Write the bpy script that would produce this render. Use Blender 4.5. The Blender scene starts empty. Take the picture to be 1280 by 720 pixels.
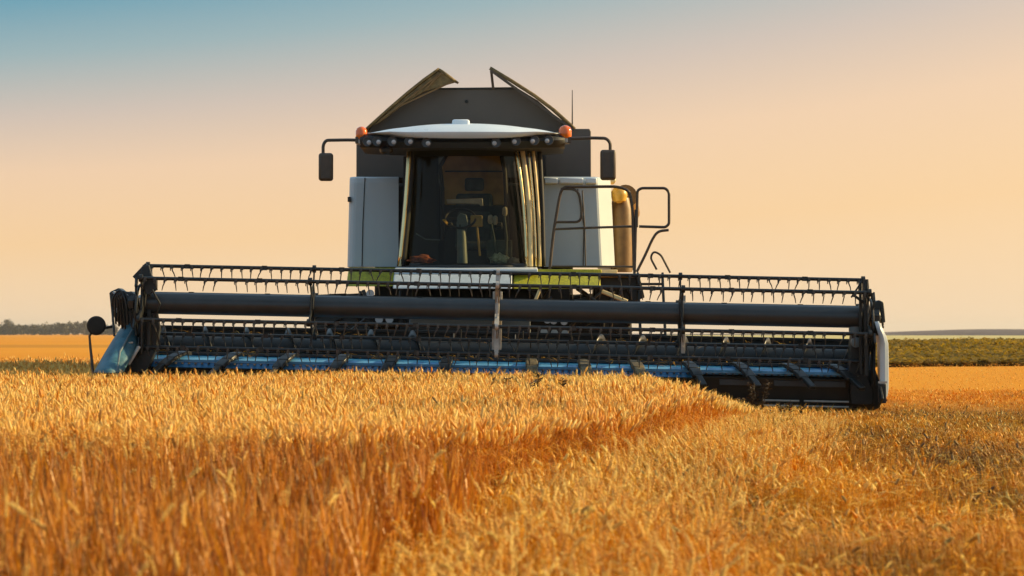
import bpy, bmesh, math, random
import numpy as np
from mathutils import Vector, Matrix
random.seed(7); rng = np.random.default_rng(11)
R = math.radians
C = bpy.context.scene.collection
F = 2691.0; CH = 0.95                      # focal length in px of a 1280 frame, camera height

def X(px, Y): return (px - 640) * Y / F
def Z(py, Y): return CH + (417 - py) * Y / F
def P(px, py, Y): return Vector((X(px, Y), Y, Z(py, Y)))

# ------------------------------------------------------------------ materials
def new_mat(name):
    m = bpy.data.materials.new(name); m.use_nodes = True
    nt = m.node_tree; nt.nodes.clear()
    return m, nt, nt.nodes, nt.links

def mat(name, col, rough=.5, metal=0., var=.12, dust=.0, dustcol=(.36, .24, .12), scale=6., bump=0., coat=0., spec=.5, fine=60.):
    m, nt, N, L = new_mat(name)
    out = N.new('ShaderNodeOutputMaterial'); b = N.new('ShaderNodeBsdfPrincipled')
    L.new(b.outputs[0], out.inputs[0])
    tc = N.new('ShaderNodeTexCoord')
    n1 = N.new('ShaderNodeTexNoise'); n1.inputs['Scale'].default_value = scale; n1.inputs['Detail'].default_value = 6
    L.new(tc.outputs['Object'], n1.inputs['Vector'])
    n2 = N.new('ShaderNodeTexNoise'); n2.inputs['Scale'].default_value = fine; n2.inputs['Detail'].default_value = 4
    L.new(tc.outputs['Object'], n2.inputs['Vector'])
    ramp = N.new('ShaderNodeMapRange'); ramp.inputs[1].default_value = .3; ramp.inputs[2].default_value = .7
    ramp.inputs[3].default_value = 1 - var; ramp.inputs[4].default_value = 1 + var
    L.new(n1.outputs[0], ramp.inputs[0])
    vm = N.new('ShaderNodeVectorMath'); vm.operation = 'SCALE'; vm.inputs[0].default_value = col[:3]
    L.new(ramp.outputs[0], vm.inputs['Scale'])
    last = vm.outputs[0]
    if dust > 0:
        mr = N.new('ShaderNodeMapRange'); mr.inputs[1].default_value = .42; mr.inputs[2].default_value = .72
        mr.inputs[3].default_value = dust * .25; mr.inputs[4].default_value = dust
        ad = N.new('ShaderNodeMath'); ad.operation = 'ADD'
        h = N.new('ShaderNodeMath'); h.operation = 'MULTIPLY'; h.inputs[1].default_value = .5
        h2 = N.new('ShaderNodeMath'); h2.operation = 'MULTIPLY'; h2.inputs[1].default_value = .5
        L.new(n1.outputs[0], h.inputs[0]); L.new(n2.outputs[0], h2.inputs[0])
        L.new(h.outputs[0], ad.inputs[0]); L.new(h2.outputs[0], ad.inputs[1])
        L.new(ad.outputs[0], mr.inputs[0])
        mx = N.new('ShaderNodeMix'); mx.data_type = 'RGBA'
        L.new(mr.outputs[0], mx.inputs['Factor']); L.new(last, mx.inputs['A']); mx.inputs['B'].default_value = (*dustcol, 1)
        last = mx.outputs['Result']
    L.new(last, b.inputs['Base Color'])
    rr = N.new('ShaderNodeMapRange'); rr.inputs[3].default_value = max(.04, rough - .1); rr.inputs[4].default_value = min(1, rough + .14)
    L.new(n1.outputs[0], rr.inputs[0]); L.new(rr.outputs[0], b.inputs['Roughness'])
    b.inputs['Metallic'].default_value = metal
    b.inputs['Specular IOR Level'].default_value = spec
    if coat: b.inputs['Coat Weight'].default_value = coat; b.inputs['Coat Roughness'].default_value = .15
    if bump:
        bp = N.new('ShaderNodeBump'); bp.inputs['Strength'].default_value = bump; bp.inputs['Distance'].default_value = .01
        L.new(n2.outputs[0], bp.inputs['Height']); L.new(bp.outputs[0], b.inputs['Normal'])
    return m

M = {}
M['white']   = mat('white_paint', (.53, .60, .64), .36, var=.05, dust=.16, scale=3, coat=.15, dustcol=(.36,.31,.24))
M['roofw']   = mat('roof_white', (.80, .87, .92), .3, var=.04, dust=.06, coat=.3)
M['lime']    = mat('lime_paint', (.60, .56, .01), .55, var=.5, dust=.95, dustcol=(.12,.11,.04), scale=11, fine=40)
M['fascia']  = mat('dusty_grey_fascia', (.62, .68, .70), .5, var=.15, dust=.4, scale=16, fine=50, dustcol=(.34,.3,.24))
M['dark']    = mat('black_steel', (.007, .010, .012), .34, var=.3, dust=.015, bump=.2)
M['darkd']   = mat('dusty_black_steel', (.005, .007, .008), .5, var=.4, dust=.02, scale=9, bump=.3)
M['tube']    = mat('dark_grey_tube_paint', (.026, .033, .039), .33, var=.15, dust=.05, scale=4)
M['tank']    = mat('brown_grey_tank_sheet', (.095, .08, .07), .6, var=.08, dust=.08, scale=2)
M['flap']    = mat('weathered_brown_flap', (.13, .08, .025), .6, var=.45, dust=.4, scale=12, dustcol=(.5,.34,.12))
M['rail']    = mat('brown_black_rail', (.045, .03, .022), .4, var=.2, dust=.15)
M['rubber']  = mat('tyre_rubber', (.010, .010, .010), .85, var=.3, dust=.06, scale=7, bump=.3)
M['blue']    = mat('blue_paint', (.03, .25, .56), .28, var=.2, dust=.1, scale=10, coat=.4)
M['bluel']   = mat('polished_blue_edge', (.12, .42, .75), .3, var=.2, dust=.1, scale=14, coat=.4)
M['teal']    = mat('teal_sheet', (.010, .13, .20), .5, var=.4, dust=.22, scale=9)  # teal base colour, randomly mottled and dusted
M['galv']    = mat('galvanised_bracket', (.46, .43, .39), .5, metal=.2, var=.25, dust=.2, scale=12)
M['tine']    = mat('tine_steel', (.045, .043, .04), .45, var=.3, dust=.08)
M['gold_glint']  = mat('gold_glint_metal', (.85, .66, .34), .22, metal=1., var=.1)  # golden tint stands in for low sun reflected at the cab corners
M['cream']   = mat('cream_paint_and_glint', (.80, .60, .28), .3, var=.15, coat=.3, scale=10)  # cream base; on the cab strips it stands in for reflected sun
M['inner']   = mat('cab_black_plastic', (.02, .02, .02), .6, var=.2)
M['olive']   = mat('cab_rear_upholstery', (.42, .28, .09), .75, var=.35, scale=3)
M['seat']    = mat('seat_fabric', (.06, .075, .08), .85, var=.25, scale=12)
M['gshell']  = mat('grey_shell', (.11, .15, .17), .5, var=.2)
M['lifter']  = mat('worn_lifter_steel', (.06, .05, .035), .5, var=.5, dust=.45, scale=15, dustcol=(.5,.38,.16))
M['brown']   = mat('brown_tube_paint', (.19, .095, .02), .45, var=.3, dust=.25, scale=6)
M['yellow']  = mat('yellow_cap', (.7, .4, .06), .4, var=.15)
M['rim']     = mat('rim_paint', (.3, .3, .28), .5, var=.2, dust=.4)
M['red']     = mat('red_rag', (.38, .1, .04), .8, var=.5, scale=22)
M['paper']   = mat('white_green_paper', (.5, .55, .45), .8, var=.5, scale=25)

def simple_glass(name, tint, refl=.9):
    m, nt, N, L = new_mat(name)
    out = N.new('ShaderNodeOutputMaterial'); t = N.new('ShaderNodeBsdfTransparent'); g = N.new('ShaderNodeBsdfGlossy')
    t.inputs[0].default_value = (*tint, 1); g.inputs['Roughness'].default_value = .03; g.inputs[0].default_value = (refl,)*3 + (1,)
    fr = N.new('ShaderNodeFresnel'); fr.inputs[0].default_value = 1.5; mx = N.new('ShaderNodeMixShader')
    L.new(fr.outputs[0], mx.inputs[0]); L.new(t.outputs[0], mx.inputs[1]); L.new(g.outputs[0], mx.inputs[2]); L.new(mx.outputs[0], out.inputs[0])
    return m
M['glass'] = simple_glass('tinted_cab_glass', (.66, .64, .52), .28)
def lens_mat(name, col, em=0):
    m, nt, N, L = new_mat(name)
    out = N.new('ShaderNodeOutputMaterial'); b = N.new('ShaderNodeBsdfPrincipled'); L.new(b.outputs[0], out.inputs[0])
    n = N.new('ShaderNodeTexVoronoi'); n.inputs['Scale'].default_value = 40
    mp = N.new('ShaderNodeMapRange'); mp.inputs[3].default_value = .8; mp.inputs[4].default_value = 1.1
    vm = N.new('ShaderNodeVectorMath'); vm.operation = 'SCALE'; vm.inputs[0].default_value = col
    L.new(n.outputs[0], mp.inputs[0]); L.new(mp.outputs[0], vm.inputs['Scale']); L.new(vm.outputs[0], b.inputs['Base Color'])
    b.inputs['Roughness'].default_value = .12; b.inputs['Subsurface Weight'].default_value = .0
    b.inputs['Coat Weight'].default_value = .6
    return m
M['amber'] = lens_mat('amber_lens', (.85, .16, .015))
M['lens']  = lens_mat('clear_lens', (.5, .47, .46))
M['mirror'] = mat('mirror_face', (.6, .6, .6), .1, metal=1, var=.02)

# ------------------------------------------------------------------ mesh builder
class MB:
    def __init__(s): s.v = []; s.f = []
    def add(s, vs, fs):
        b = len(s.v); s.v += [Vector(q) for q in vs]; s.f += [[i + b for i in f] for f in fs]; return s
    def box(s, x0, x1, y0, y1, z0, z1):
        return s.add([(x0,y0,z0),(x1,y0,z0),(x1,y1,z0),(x0,y1,z0),(x0,y0,z1),(x1,y0,z1),(x1,y1,z1),(x0,y1,z1)],
                     [(0,3,2,1),(4,5,6,7),(0,1,5,4),(1,2,6,5),(2,3,7,6),(3,0,4,7)])
    def bar(s, a, b, w, h, up=(0,0,1)):
        a = Vector(a); b = Vector(b); d = (b-a).normalized(); u = Vector(up)
        if abs(d.dot(u)) > .97: u = Vector((0,1,0))
        sd = d.cross(u).normalized(); u = sd.cross(d)
        vs = []
        for p in (a, b):
            for (i, j) in ((-1,-1),(1,-1),(1,1),(-1,1)): vs.append(p + sd*i*w/2 + u*j*h/2)
        return s.add(vs, [(0,1,2,3),(7,6,5,4),(0,4,5,1),(1,5,6,2),(2,6,7,3),(3,7,4,0)])
    def tube(s, pts, r, n=10, closed=False, cap=True):
        pts = [Vector(p) for p in pts]; k = len(pts); rr = r if isinstance(r, (list, tuple)) else [r]*k
        rings = []; prev = None
        for i, p in enumerate(pts):
            if closed: t = (pts[(i+1)%k] - pts[i-1]).normalized()
            else: t = (pts[min(i+1,k-1)] - pts[max(i-1,0)]).normalized()
            if prev is None:
                u = Vector((0,0,1)) if abs(t.z) < .9 else Vector((0,1,0))
                u = (u - t*u.dot(t)).normalized()
            else: u = (prev - t*prev.dot(t)).normalized()
            prev = u; w = t.cross(u)
            rings.append([p + (u*math.cos(2*math.pi*j/n) + w*math.sin(2*math.pi*j/n))*rr[i] for j in range(n)])
        vs = [q for rg in rings for q in rg]; fs = []
        for i in range(k if closed else k-1):
            a = i*n; b = ((i+1)%k)*n
            for j in range(n): fs.append((a+j, a+(j+1)%n, b+(j+1)%n, b+j))
        if not closed and cap: fs += [tuple(range(n))[::-1], tuple((k-1)*n + j for j in range(n))]
        return s.add(vs, fs)
    def prism(s, poly, a, b, axis='x'):
        n = len(poly)
        def q(t, u, v): return {'x': (t,u,v), 'y': (u,t,v), 'z': (u,v,t)}[axis]
        vs = [q(a,u,v) for u,v in poly] + [q(b,u,v) for u,v in poly]
        return s.add(vs, [tuple(range(n)), tuple(range(2*n-1, n-1, -1))] + [(i, i+n, (i+1)%n+n, (i+1)%n) for i in range(n)])
    def lathe(s, prof, c, axis='z', n=24):
        vs = []; c = Vector(c)
        for r, t in prof:
            for j in range(n):
                a = 2*math.pi*j/n; u, v = r*math.cos(a), r*math.sin(a)
                vs.append(c + Vector({'z': (u,v,t), 'x': (t,u,v), 'y': (u,t,v)}[axis]))
        fs = []; k = len(prof)
        for i in range(k-1):
            for j in range(n): fs.append((i*n+j, i*n+(j+1)%n, (i+1)*n+(j+1)%n, (i+1)*n+j))
        fs += [tuple(range(n))[::-1], tuple((k-1)*n+j for j in range(n))]
        return s.add(vs, fs)
    def grid(s, rows):
        n = len(rows[0]); vs = [p for r in rows for p in r]
        return s.add(vs, [(i*n+j, i*n+j+1, (i+1)*n+j+1, (i+1)*n+j) for i in range(len(rows)-1) for j in range(n-1)])
    def build(s, name, m, parent=None, xf=None, bevel=0, solid=0, smooth=35, seg=2):
        me = bpy.data.meshes.new(name)
        vs = [xf(q) for q in s.v] if xf else s.v
        me.from_pydata([tuple(q) for q in vs], [], s.f)
        bm = bmesh.new(); bm.from_mesh(me)
        if not solid: bmesh.ops.recalc_face_normals(bm, faces=bm.faces)
        bm.to_mesh(me); bm.free()
        if smooth:
            me.polygons.foreach_set('use_smooth', [True]*len(me.polygons)); me.set_sharp_from_angle(angle=R(smooth))
        me.materials.append(m)
        o = bpy.data.objects.new(name, me); C.objects.link(o)
        if parent: o.parent = parent
        if solid:
            d = o.modifiers.new('thick', 'SOLIDIFY'); d.thickness = solid; d.offset = 0
        if bevel:
            d = o.modifiers.new('bevel', 'BEVEL'); d.width = bevel; d.segments = seg; d.limit_method = 'ANGLE'; d.angle_limit = R(40)
        return o
def tag(o, label=None, cat=None, group=None, kind=None):
    for k, v in (('label', label), ('category', cat), ('group', group), ('kind', kind)):
        if v: o[k] = v
    return o
def arc(c, r, a0, a1, n, ax1, ax2):
    c = Vector(c); ax1 = Vector(ax1); ax2 = Vector(ax2)
    return [c + ax1*r*math.cos(R(a0+(a1-a0)*i/n)) + ax2*r*math.sin(R(a0+(a1-a0)*i/n)) for i in range(n+1)]
def rounded(pts, r, closed=False, n=5):
    pts = [Vector(p) for p in pts]; out = []; k = len(pts)
    for i, p in enumerate(pts):
        if not closed and i in (0, k-1): out.append(p); continue
        a = pts[i-1]; b = pts[(i+1) % k]
        da = (a-p); db = (b-p); q = min(r, da.length*.48, db.length*.48)
        A = p + da.normalized()*q; B = p + db.normalized()*q
        for t in range(n+1):
            t /= n; out.append(A*(1-t)**2 + p*2*t*(1-t) + B*t*t)
    return out

# ================================================================== COMBINE
root = bpy.data.objects.new('combine_harvester', None); C.objects.link(root)
root.location = (-.5, 27.5, 0)
tag(root, 'white combine harvester with lime trim, dark grain tank and wide black reel header', 'combine harvester')
ROOTV = Vector((-.5, 27.5, 0))
def T(mb, name, m, parent=None, **k):      # world-space geometry -> local to the root at the machine's foot
    xf0 = k.pop('xf', None)
    def f(q):
        q = xf0(q) if xf0 else Vector(q)
        return q - ROOTV
    return mb.build(name, m, parent or root, xf=f, **k)
# header frame leans down to the viewer's right
_rc = Vector((-.1, 25, .95)); _rm = Matrix.Rotation(R(1.15), 3, 'Y')
def roll(q): return _rm @ (Vector(q) - _rc) + _rc

# ---- reel
XL, XR = -4.30, 4.12
AZ = 1.222; AY = 25.0
T(MB().tube([(XL+.03, AY, AZ), (XR-.03, AY, AZ)], .125, 32), 'reel_tube', M['tube'], xf=roll)
EC = AZ - .037; RR = .483
angles = [11, 71, 131, 191, 251, 311]
bars = []
for a in angles:
    y = AY + RR*math.sin(R(a)); z = EC + RR*math.cos(R(a))
    b = MB().tube([(XL+.02, y, z), (XR-.02, y, z)], .021, 12)
    for sx in np.arange(XL+.5, XR-.2, .9): b.box(sx-.03, sx+.03, y-.026, y+.026, z-.026, z+.026)
    bars.append((T(b, 'reel_bar', M['dark'], xf=roll), y, z, a))
def tine_mb(mb, x, y, z, tw):
    # clip round the bar, a coil and a bent finger
    mb.box(x-.014, x+.014, y-.03, y+.028, z-.03, z+.012)
    mb.tube([(x, y, z-.02), (x+tw*.4, y-.018, z-.055), (x+tw, y-.012, z-.085), (x+tw*1.6, y+.014, z-.135)], [.0075, .0075, .007, .005], 6)
    mb.tube(arc((x-.016, y+.004, z-.036), .016, 0, 330, 7, (0,1,0), (0,0,1)), .005, 5)
cnt = 0
rest = MB(); tw0 = random.Random(3)
for bi in (0, 5, 4, 3, 2, 1):
    o, y, z, a = bars[bi]
    xs = np.arange(XL+.09, XR-.05, .116)
    for x in xs:
        tw = tw0.gauss(0, .014); x = x + tw0.uniform(-.006, .006)
        if tw0.random() < .03: continue
        if cnt < 100:
            mb = MB(); tine_mb(mb, x, y, z, tw); T(mb, 'tine', M['tine'], o, xf=roll); cnt += 1
        else: tine_mb(rest, x, y, z, tw)
tag(T(rest, 'tine', M['tine'], xf=roll), kind='stuff')
# ---- spiders
for i, sx in enumerate((XL+.04, -2.32, -.177, 1.95, XR-.04)):
    end = i in (0, 4); mid = i == 2
    m = M['galv'] if mid else M['darkd']
    mb = MB()
    for a in angles:
        y = AY + RR*math.sin(R(a)); z = EC + RR*math.cos(R(a))
        mb.bar((sx, AY, AZ), (sx, y, z), .016 if not mid else .05, .075 if end else .05, up=(1,0,0) if False else (0,1,0))
        mb.lathe([(.045, -.02), (.045, .02)], (sx, y, z), 'x', 14)
    # hexagonal outer ring of straps
    for k in range(6):
        a, b = angles[k], angles[(k+1) % 6]
        pa = Vector((sx, AY+RR*math.sin(R(a))*.62, EC+RR*math.cos(R(a))*.62)); pb = Vector((sx, AY+RR*math.sin(R(b))*.62, EC+RR*math.cos(R(b))*.62))
        mb.bar(pa, pb, .012, .035)
    mb.lathe([(.15, -.025), (.17, -.02), (.17, .02), (.15, .025)], (sx, AY, AZ), 'x', 26)
    T(mb, 'reel_spider', m, xf=roll)
    if end:
        s = -1 if i == 0 else 1
        # eccentric control ring and cranks at the reel end
        mb = MB()
        mb.tube(arc((sx+s*.05, AY-.06, AZ-.09), .3, 0, 360, 30, (0,1,0), (0,0,1))[:-1], .016, 8, closed=True)
        for a in angles:
            y = AY + RR*math.sin(R(a)); z = EC + RR*math.cos(R(a))
            mb.bar((sx+s*.05, y, z), (sx+s*.05, y-.06, z-.10), .02, .03)
            mb.bar((sx+s*.05, y-.06, z-.10), (sx+s*.05, AY-.06, AZ-.09), .012, .028)
        T(mb, 'reel_crank_ring', M['dark'], xf=roll)
# pale uprights seen behind the centre spider (reel support struts)
for px, w in ((621, .055), (853, .03)):
    x = X(px, 25.2)
    mb = MB().box(x-w, x+w, 25.16, 25.2, .76, 1.44)
    for z in (.84, 1.0, 1.36): mb.lathe([(.014, 0), (.014, .012)], (x, 25.15, z), 'y', 8)
    T(mb, 'reel_support', M['galv'], xf=roll, bevel=.004)

# ---- header structure
BX0, BX1 = XL-.08, XR+.05
T(MB().prism([(26.36,.34),(26.42,.34),(26.42,.93),(26.36,.93)], BX0, BX1), 'header_back_wall', M['darkd'], xf=roll)
mb = MB()
mb.box(BX0, BX1, 26.34, 26.50, .93, .97)
mb.box(BX0, BX1, 26.3, 26.52, .28, .36)
for sx in np.linspace(BX0+.1, BX1-.1, 14): mb.box(sx-.03, sx+.03, 26.43, 26.5, .37, .895)
T(mb, 'header_frame', M['dark'], xf=roll, bevel=.006)
# trough floor
T(MB().prism([(25.52,.585),(25.56,.575),(25.95,.43),(26.2,.42),(26.35,.5),(26.355,.48),(26.2,.40),(25.95,.41),(25.52,.565)], BX0, BX1), 'header_floor', M['darkd'], xf=roll)
# auger with flights
mb = MB().tube([(BX0+.02, 25.98, .70), (BX1-.02, 25.98, .70)], .15, 24)
T(mb, 'auger', M['darkd'], xf=roll)
fl = MB()
for s0, s1, hand in ((BX0+.05, -.9, 1), (.7, BX1-.05, -1)):
    n = int((s1-s0)/.5*20); rows = []
    for i in range(n+1):
        x = s0 + (s1-s0)*i/n; a = hand*2*math.pi*i/20
        rows.append([Vector((x, 25.98+r*math.cos(a), .70+r*math.sin(a))) for r in (.14, .27)])
    fl.grid(rows)
T(fl, 'auger_flight', M['dark'], bpy.data.objects['auger'], xf=roll, solid=.006)
fg = MB()
for k in range(16):
    a = R(45*k+10); x = -.8 + 1.4*k/15
    fg.tube([(x, 25.98, .70), (x, 25.98+.29*math.cos(a), .70+.29*math.sin(a))], .009, 6)
T(fg, 'feed_fingers', M['tine'], bpy.data.objects['auger'], xf=roll)
# blue knife table: sloping upper lip, bright edge, lower lip
T(MB().prism([(25.10,.545),(25.50,.625),(25.50,.60),(25.10,.525)], BX0+.02, BX1-.04), 'knife_table', M['blue'], xf=roll)
mb = MB().prism([(25.04,.575),(25.08,.60),(25.11,.602),(25.11,.552),(25.05,.548)], BX0+.02, BX1-.06)
T(mb, 'table_edge', M['bluel'], xf=roll)
T(MB().box(BX0+.02, BX1-.06, 25.46, 25.52, .628, .662), 'table_rear_lip', M['tube'], xf=roll, bevel=.004)
T(MB().prism([(25.02,.485),(25.06,.540),(25.09,.540),(25.09,.47)], BX0+.02, X(880,25)), 'lower_lip', M['blue'], xf=roll)
# knife guards
kn = MB()
for x in np.arange(BX0+.1, BX1-.1, .0762):
    kn.add([(x-.014, 25.04, .522), (x+.014, 25.04, .522), (x+.014, 25.04, .542), (x-.014, 25.04, .542), (x, 24.93, .53)], [(0,1,2,3),(0,4,1),(1,4,2),(2,4,3),(3,4,0)])
tag(T(kn, 'knife_guards', M['tine'], xf=roll, smooth=0), kind='stuff')
# underside: skid sheets and rails
T(MB().prism([(25.10,.50),(25.14,.52),(25.6,.40),(26.3,.32),(26.3,.12),(25.5,.10),(25.16,.16)], BX0+.02, BX1-.02), 'header_belly', M['dark'], xf=roll, bevel=.01)
mb = MB()
for x0, x1 in ((X(900,25.1), X(950,25.1)), (X(968,25.1), X(1010,25.1)), (X(1018,25.1), X(1058,25.1))): mb.box(x0, x1, 25.085, 25.10, .40, .47)
T(mb, 'belly_plate', M['tube'], xf=roll, bevel=.006)
mb = MB()
for z in (.175, .235):
    for x0, x1 in ((X(955,25.1), X(1000,25.1)), (X(1006,25.1), X(1062,25.1))):
        mb.tube([(x0, 25.08, z), (x1, 25.08, z)], .012, 8)
T(mb, 'skid_rail', M['galv'], xf=roll)
for px in (225, 293, 362, 430, 492, 560, 665, 730, 795, 862, 925, 988, 1045):
    x = X(px, 25.15)
    col = M['lifter'] if 600 < px < 800 else M['dark']
    k_ = .038*x
    pts = [(x-k_*.6, 25.28, .64), (x-k_*.3, 25.18, .65), (x, 25.06, .63), (x+k_*.5, 24.95, .58), (x+k_, 24.8, .50), (x+k_*1.6, 24.6, .40)]
    mb = MB()
    for a, b, w in zip(pts, pts[1:], (.11, .13, .14, .13, .08)): mb.bar(a, b, w, .05)
    T(mb, 'crop_lifter', col, xf=roll, bevel=.012)

# ---- reel lift arms and end works
for s, x in ((-1, BX0-.03), (1, BX1+.04)):
    mb = MB()
    mb.bar((x, 26.45, 1.0), (x, 25.9, 1.30), .07, .11); mb.bar((x, 25.9, 1.30), (x, 24.85, 1.20), .07, .10)
    mb.box(x-.05, x+.05, 26.3, 26.55, .4, 1.06)
    mb.lathe([(.09, -.05), (.11, -.04), (.11, .04), (.09, .05)], (x, AY, AZ), 'x', 20)
    T(mb, 'reel_arm', M['dark'], xf=roll, bevel=.008)
    mb = MB().tube([(x+s*.02, 25.7, .66), (x+s*.02, 25.35, 1.17)], [.028, .028], 10)
    mb.tube([(x+s*.02, 25.52, .92), (x+s*.02, 25.3, 1.23)], .014, 8)
    T(mb, 'lift_ram', M['galv'] if s > 0 else M['tube'], xf=roll)
    # side wall of the header
    T(MB().prism([(26.5,.2),(26.5,.95),(26.0,.93),(25.5,.86),(25.0,.62),(24.55,.42),(24.4,.30),(24.7,.18),(25.2,.13)], x+s*.005-.012, x+s*.005+.012), 'header_end_wall', M['darkd'], xf=roll, bevel=.004)

# viewer's right end: upright posts, drive case, hoses and the pale shield
mb = MB()
xr = X(1084, 25)
for px, y0, y1, w, Y in ((1083, 349, 470, 5, 24.75), (1076, 352, 468, 3.4, 24.82), (1091, 366, 500, 4, 25.0)):
    mb.box(X(px-w/2, Y), X(px+w/2, Y), Y, Y+.05, Z(y1, Y), Z(y0, Y))
mb.bar(P(1066, 368, 24.8), P(1082, 380, 24.8), .03, .03)
mb.bar(P(1064, 372, 24.8), P(1078, 351, 24.8), .02, .02)
T(mb, 'reel_end_post', M['darkd'], bevel=.006)
mb = MB()
mb.prism([(X(px, 25.1), Z(py, 25.1)) for px, py in ((1064,412),(1078,409),(1084,420),(1083,470),(1092,500),(1086,506),(1062,505),(1060,455))], 25.0, 25.2, 'y')
T(mb, 'drive_case', M['darkd'], bevel=.01)
mb = MB()
for px, py, r in ((1069, 412, .07), (1070, 428, .06)): mb.lathe([(r*.6,-.03),(r,-.02),(r,.05)], P(px, py, 24.97), 'y', 16)
T(mb, 'drive_pulley', M['gshell'])
mb = MB()
mb.prism([(X(px, 25.0), Z(py, 25.0)) for px, py in ((1091,378),(1098,375),(1104,378),(1106,403),(1101,404),(1099,388),(1096,402),(1103,416),(1097,420),(1090,412),(1088,390))], 24.95, 25.2, 'y')
T(mb, 'end_gearbox', M['dark'], bevel=.012)
mb = MB()
for k in range(4):
    o_ = k*.03
    T(MB().tube(rounded([P(1078+k*2, 455-k*9, 24.95), P(1088-k, 440-k*6, 24.8), P(1094+k, 405, 24.85), P(1098+k, 385+k*3, 24.95), P(1104, 398+k*4, 25.0)], .2), .011, 8), 'hydraulic_hose', M['dark'])
mb.tube(rounded([P(1093, 430, 24.9), P(1092, 470, 24.85), P(1098, 502, 24.9), P(1108, 500, 24.9)], .1), .016, 8)
T(mb, 'hydraulic_hose', M['dark'])
# right shield: curved vertical shell
def shell(name, m, rows, thick, parent=None, sm=60):
    mb = MB().grid(rows); return T(mb, name, m, parent, solid=thick, smooth=sm)
rows = []
for t in np.linspace(0, 1, 12):
    if t < .22: lx, rx = 1092 + 6*t/.22, 1100 + 11*t/.22
    elif t > .9: lx, rx = 1098 - 2*(t-.9)/.1, 1111 - 6*(t-.9)/.1
    else: lx, rx = 1098, 1111.5 + .6*math.sin((t-.22)*4)
    py = 402 + (503-402)*t
    row = []
    for px, Y in ((lx, 24.62), ((lx+rx)/2-1, 24.605), (rx-4.2, 24.62), (rx-3.6, 24.64), (rx-1.6, 24.78), (rx-.5, 24.95), (rx, 25.15), (rx+.3, 25.5)):
        row.append(Vector((X(px, 24.7), Y, Z(py, 24.7))))
    rows.append(row)
sh = shell('end_shield', M['white'], rows, .02, sm=22)
T(MB().box(X(1097,24.6), X(1107,24.6), 24.585, 24.6, Z(504,24.6), Z(480,24.6)), 'shield_foot', M['dark'], sh, bevel=.004)
T(MB().box(X(1097,24.6), X(1108,24.6), 24.575, 24.59, Z(479,24.6), Z(476.5,24.6)), 'shield_clip', M['galv'], sh)

# viewer's left end: teal divider shield, works above it, marker disc on its rod
rows = []
for t in np.linspace(0, 1, 11):
    row = []
    lx = 158 - 41*t**.85; rx = 186 - 32*t; py = 402 + 64*t; Yf = 25.3 - .95*t
    for u in np.linspace(0, 1, 8):
        row.append(P(lx + (rx-lx)*u, py, Yf) + Vector((0, -.22*math.sin(math.pi*min(1, .1+u*.9)) + .12*(1-u)**2, 0)))
    rows.append(row)
dv = shell('end_shield', M['teal'], rows, .018)
T(MB().tube([P(170,404,25.0), P(150,440,24.55), P(146,466,24.25)], .012, 8), 'shield_rib', M['gshell'], dv)
mb = MB()
mb.prism([(X(px, 25.2), Z(py, 25.2)) for px, py in ((139,365),(150,360),(158,366),(166,364),(174,375),(176,408),(158,412),(146,400),(141,388))], 25.1, 25.35, 'y')
T(mb, 'end_gearbox', M['dark'], bevel=.012)
mb = MB()
for px, py, w in ((150, 372, 3), (146, 388, 3.2), (160, 370, 2.6), (143, 366, 2), (168, 384, 2.2)):
    mb.lathe([(w*.0093*.7, -.03), (w*.0093, -.02), (w*.0093, .03)], P(px, py, 25.08), 'y', 10)
T(mb, 'coupling_bolt', M['lens'])
mb = MB()
for px, y0, y1, w, Y in ((170, 346, 420, 3.5, 24.85), (177, 348, 442, 3, 24.8), (186, 352, 440, 5, 24.9)):
    mb.box(X(px-w/2, Y), X(px+w/2, Y), Y, Y+.05, Z(y1, Y), Z(y0, Y))
mb.bar(P(168, 348, 24.85), P(184, 331, 24.85), .04, .06); mb.bar(P(172, 346, 24.85), P(196, 352, 24.85), .04, .05)
mb.prism([(X(px, 24.8), Z(py, 24.8)) for px, py in ((177,333),(186,331),(190,345),(196,348),(196,362),(184,370),(176,352))], 24.78, 24.86, 'y')
T(mb, 'reel_end_post', M['dark'], bevel=.006)
mb = MB()
mb.prism([(X(px, 25.0), Z(py, 25.0)) for px, py in ((172,392),(196,390),(200,410),(196,440),(182,446),(172,430))], 24.95, 25.1, 'y')
mb.prism([(X(px, 25.0), Z(py, 25.0)) for px, py in ((168,425),(196,438),(186,466),(152,466))], 24.9, 25.08, 'y')
T(mb, 'drive_case', M['darkd'], bevel=.012)
mb = MB().bar(P(160, 456, 24.7), P(174, 433, 24.78), .055, .03); mb.bar(P(152, 430, 24.74), P(166, 428, 24.8), .05, .02)
T(mb, 'pale_strut', M['galv'], bevel=.006)
mb = MB()
for k in range(5):
    T(MB().tube(rounded([P(141+k*4, 402+k*3, 25.0), P(140+k*3, 372-k*2, 24.95), P(150+k*5, 360+k*2, 24.95), P(158+k*4, 378+k, 24.9), P(160+k*5, 406+k*3, 24.92)], .2), .012, 8), 'hydraulic_hose', M['dark'])
T(MB().tube(rounded([P(138,366,25.0), P(141,395,24.95), P(143,420,24.85)], .2), .014, 8), 'hydraulic_hose', M['dark'])
mb = MB().tube([P(190,362,24.75), P(200,380,24.75), P(192,402,24.8), P(200,432,24.85)], .012, 8)
T(mb, 'hydraulic_hose', M['dark'])
dk = T(MB().lathe([(.02,-.035),(.09,-.03),(.108,-.015),(.112,0),(.108,.015),(.09,.03),(.02,.035)], P(120.5, 407, 24.9), 'y', 28), 'marker_disc', M['rubber'])
T(MB().tube([P(119,408,24.94), P(112,420,24.96), P(113,432,24.95), P(117,470,24.9)], [.014,.014,.016,.018], 8), 'marker_rod', M['rail'], dk)
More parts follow.
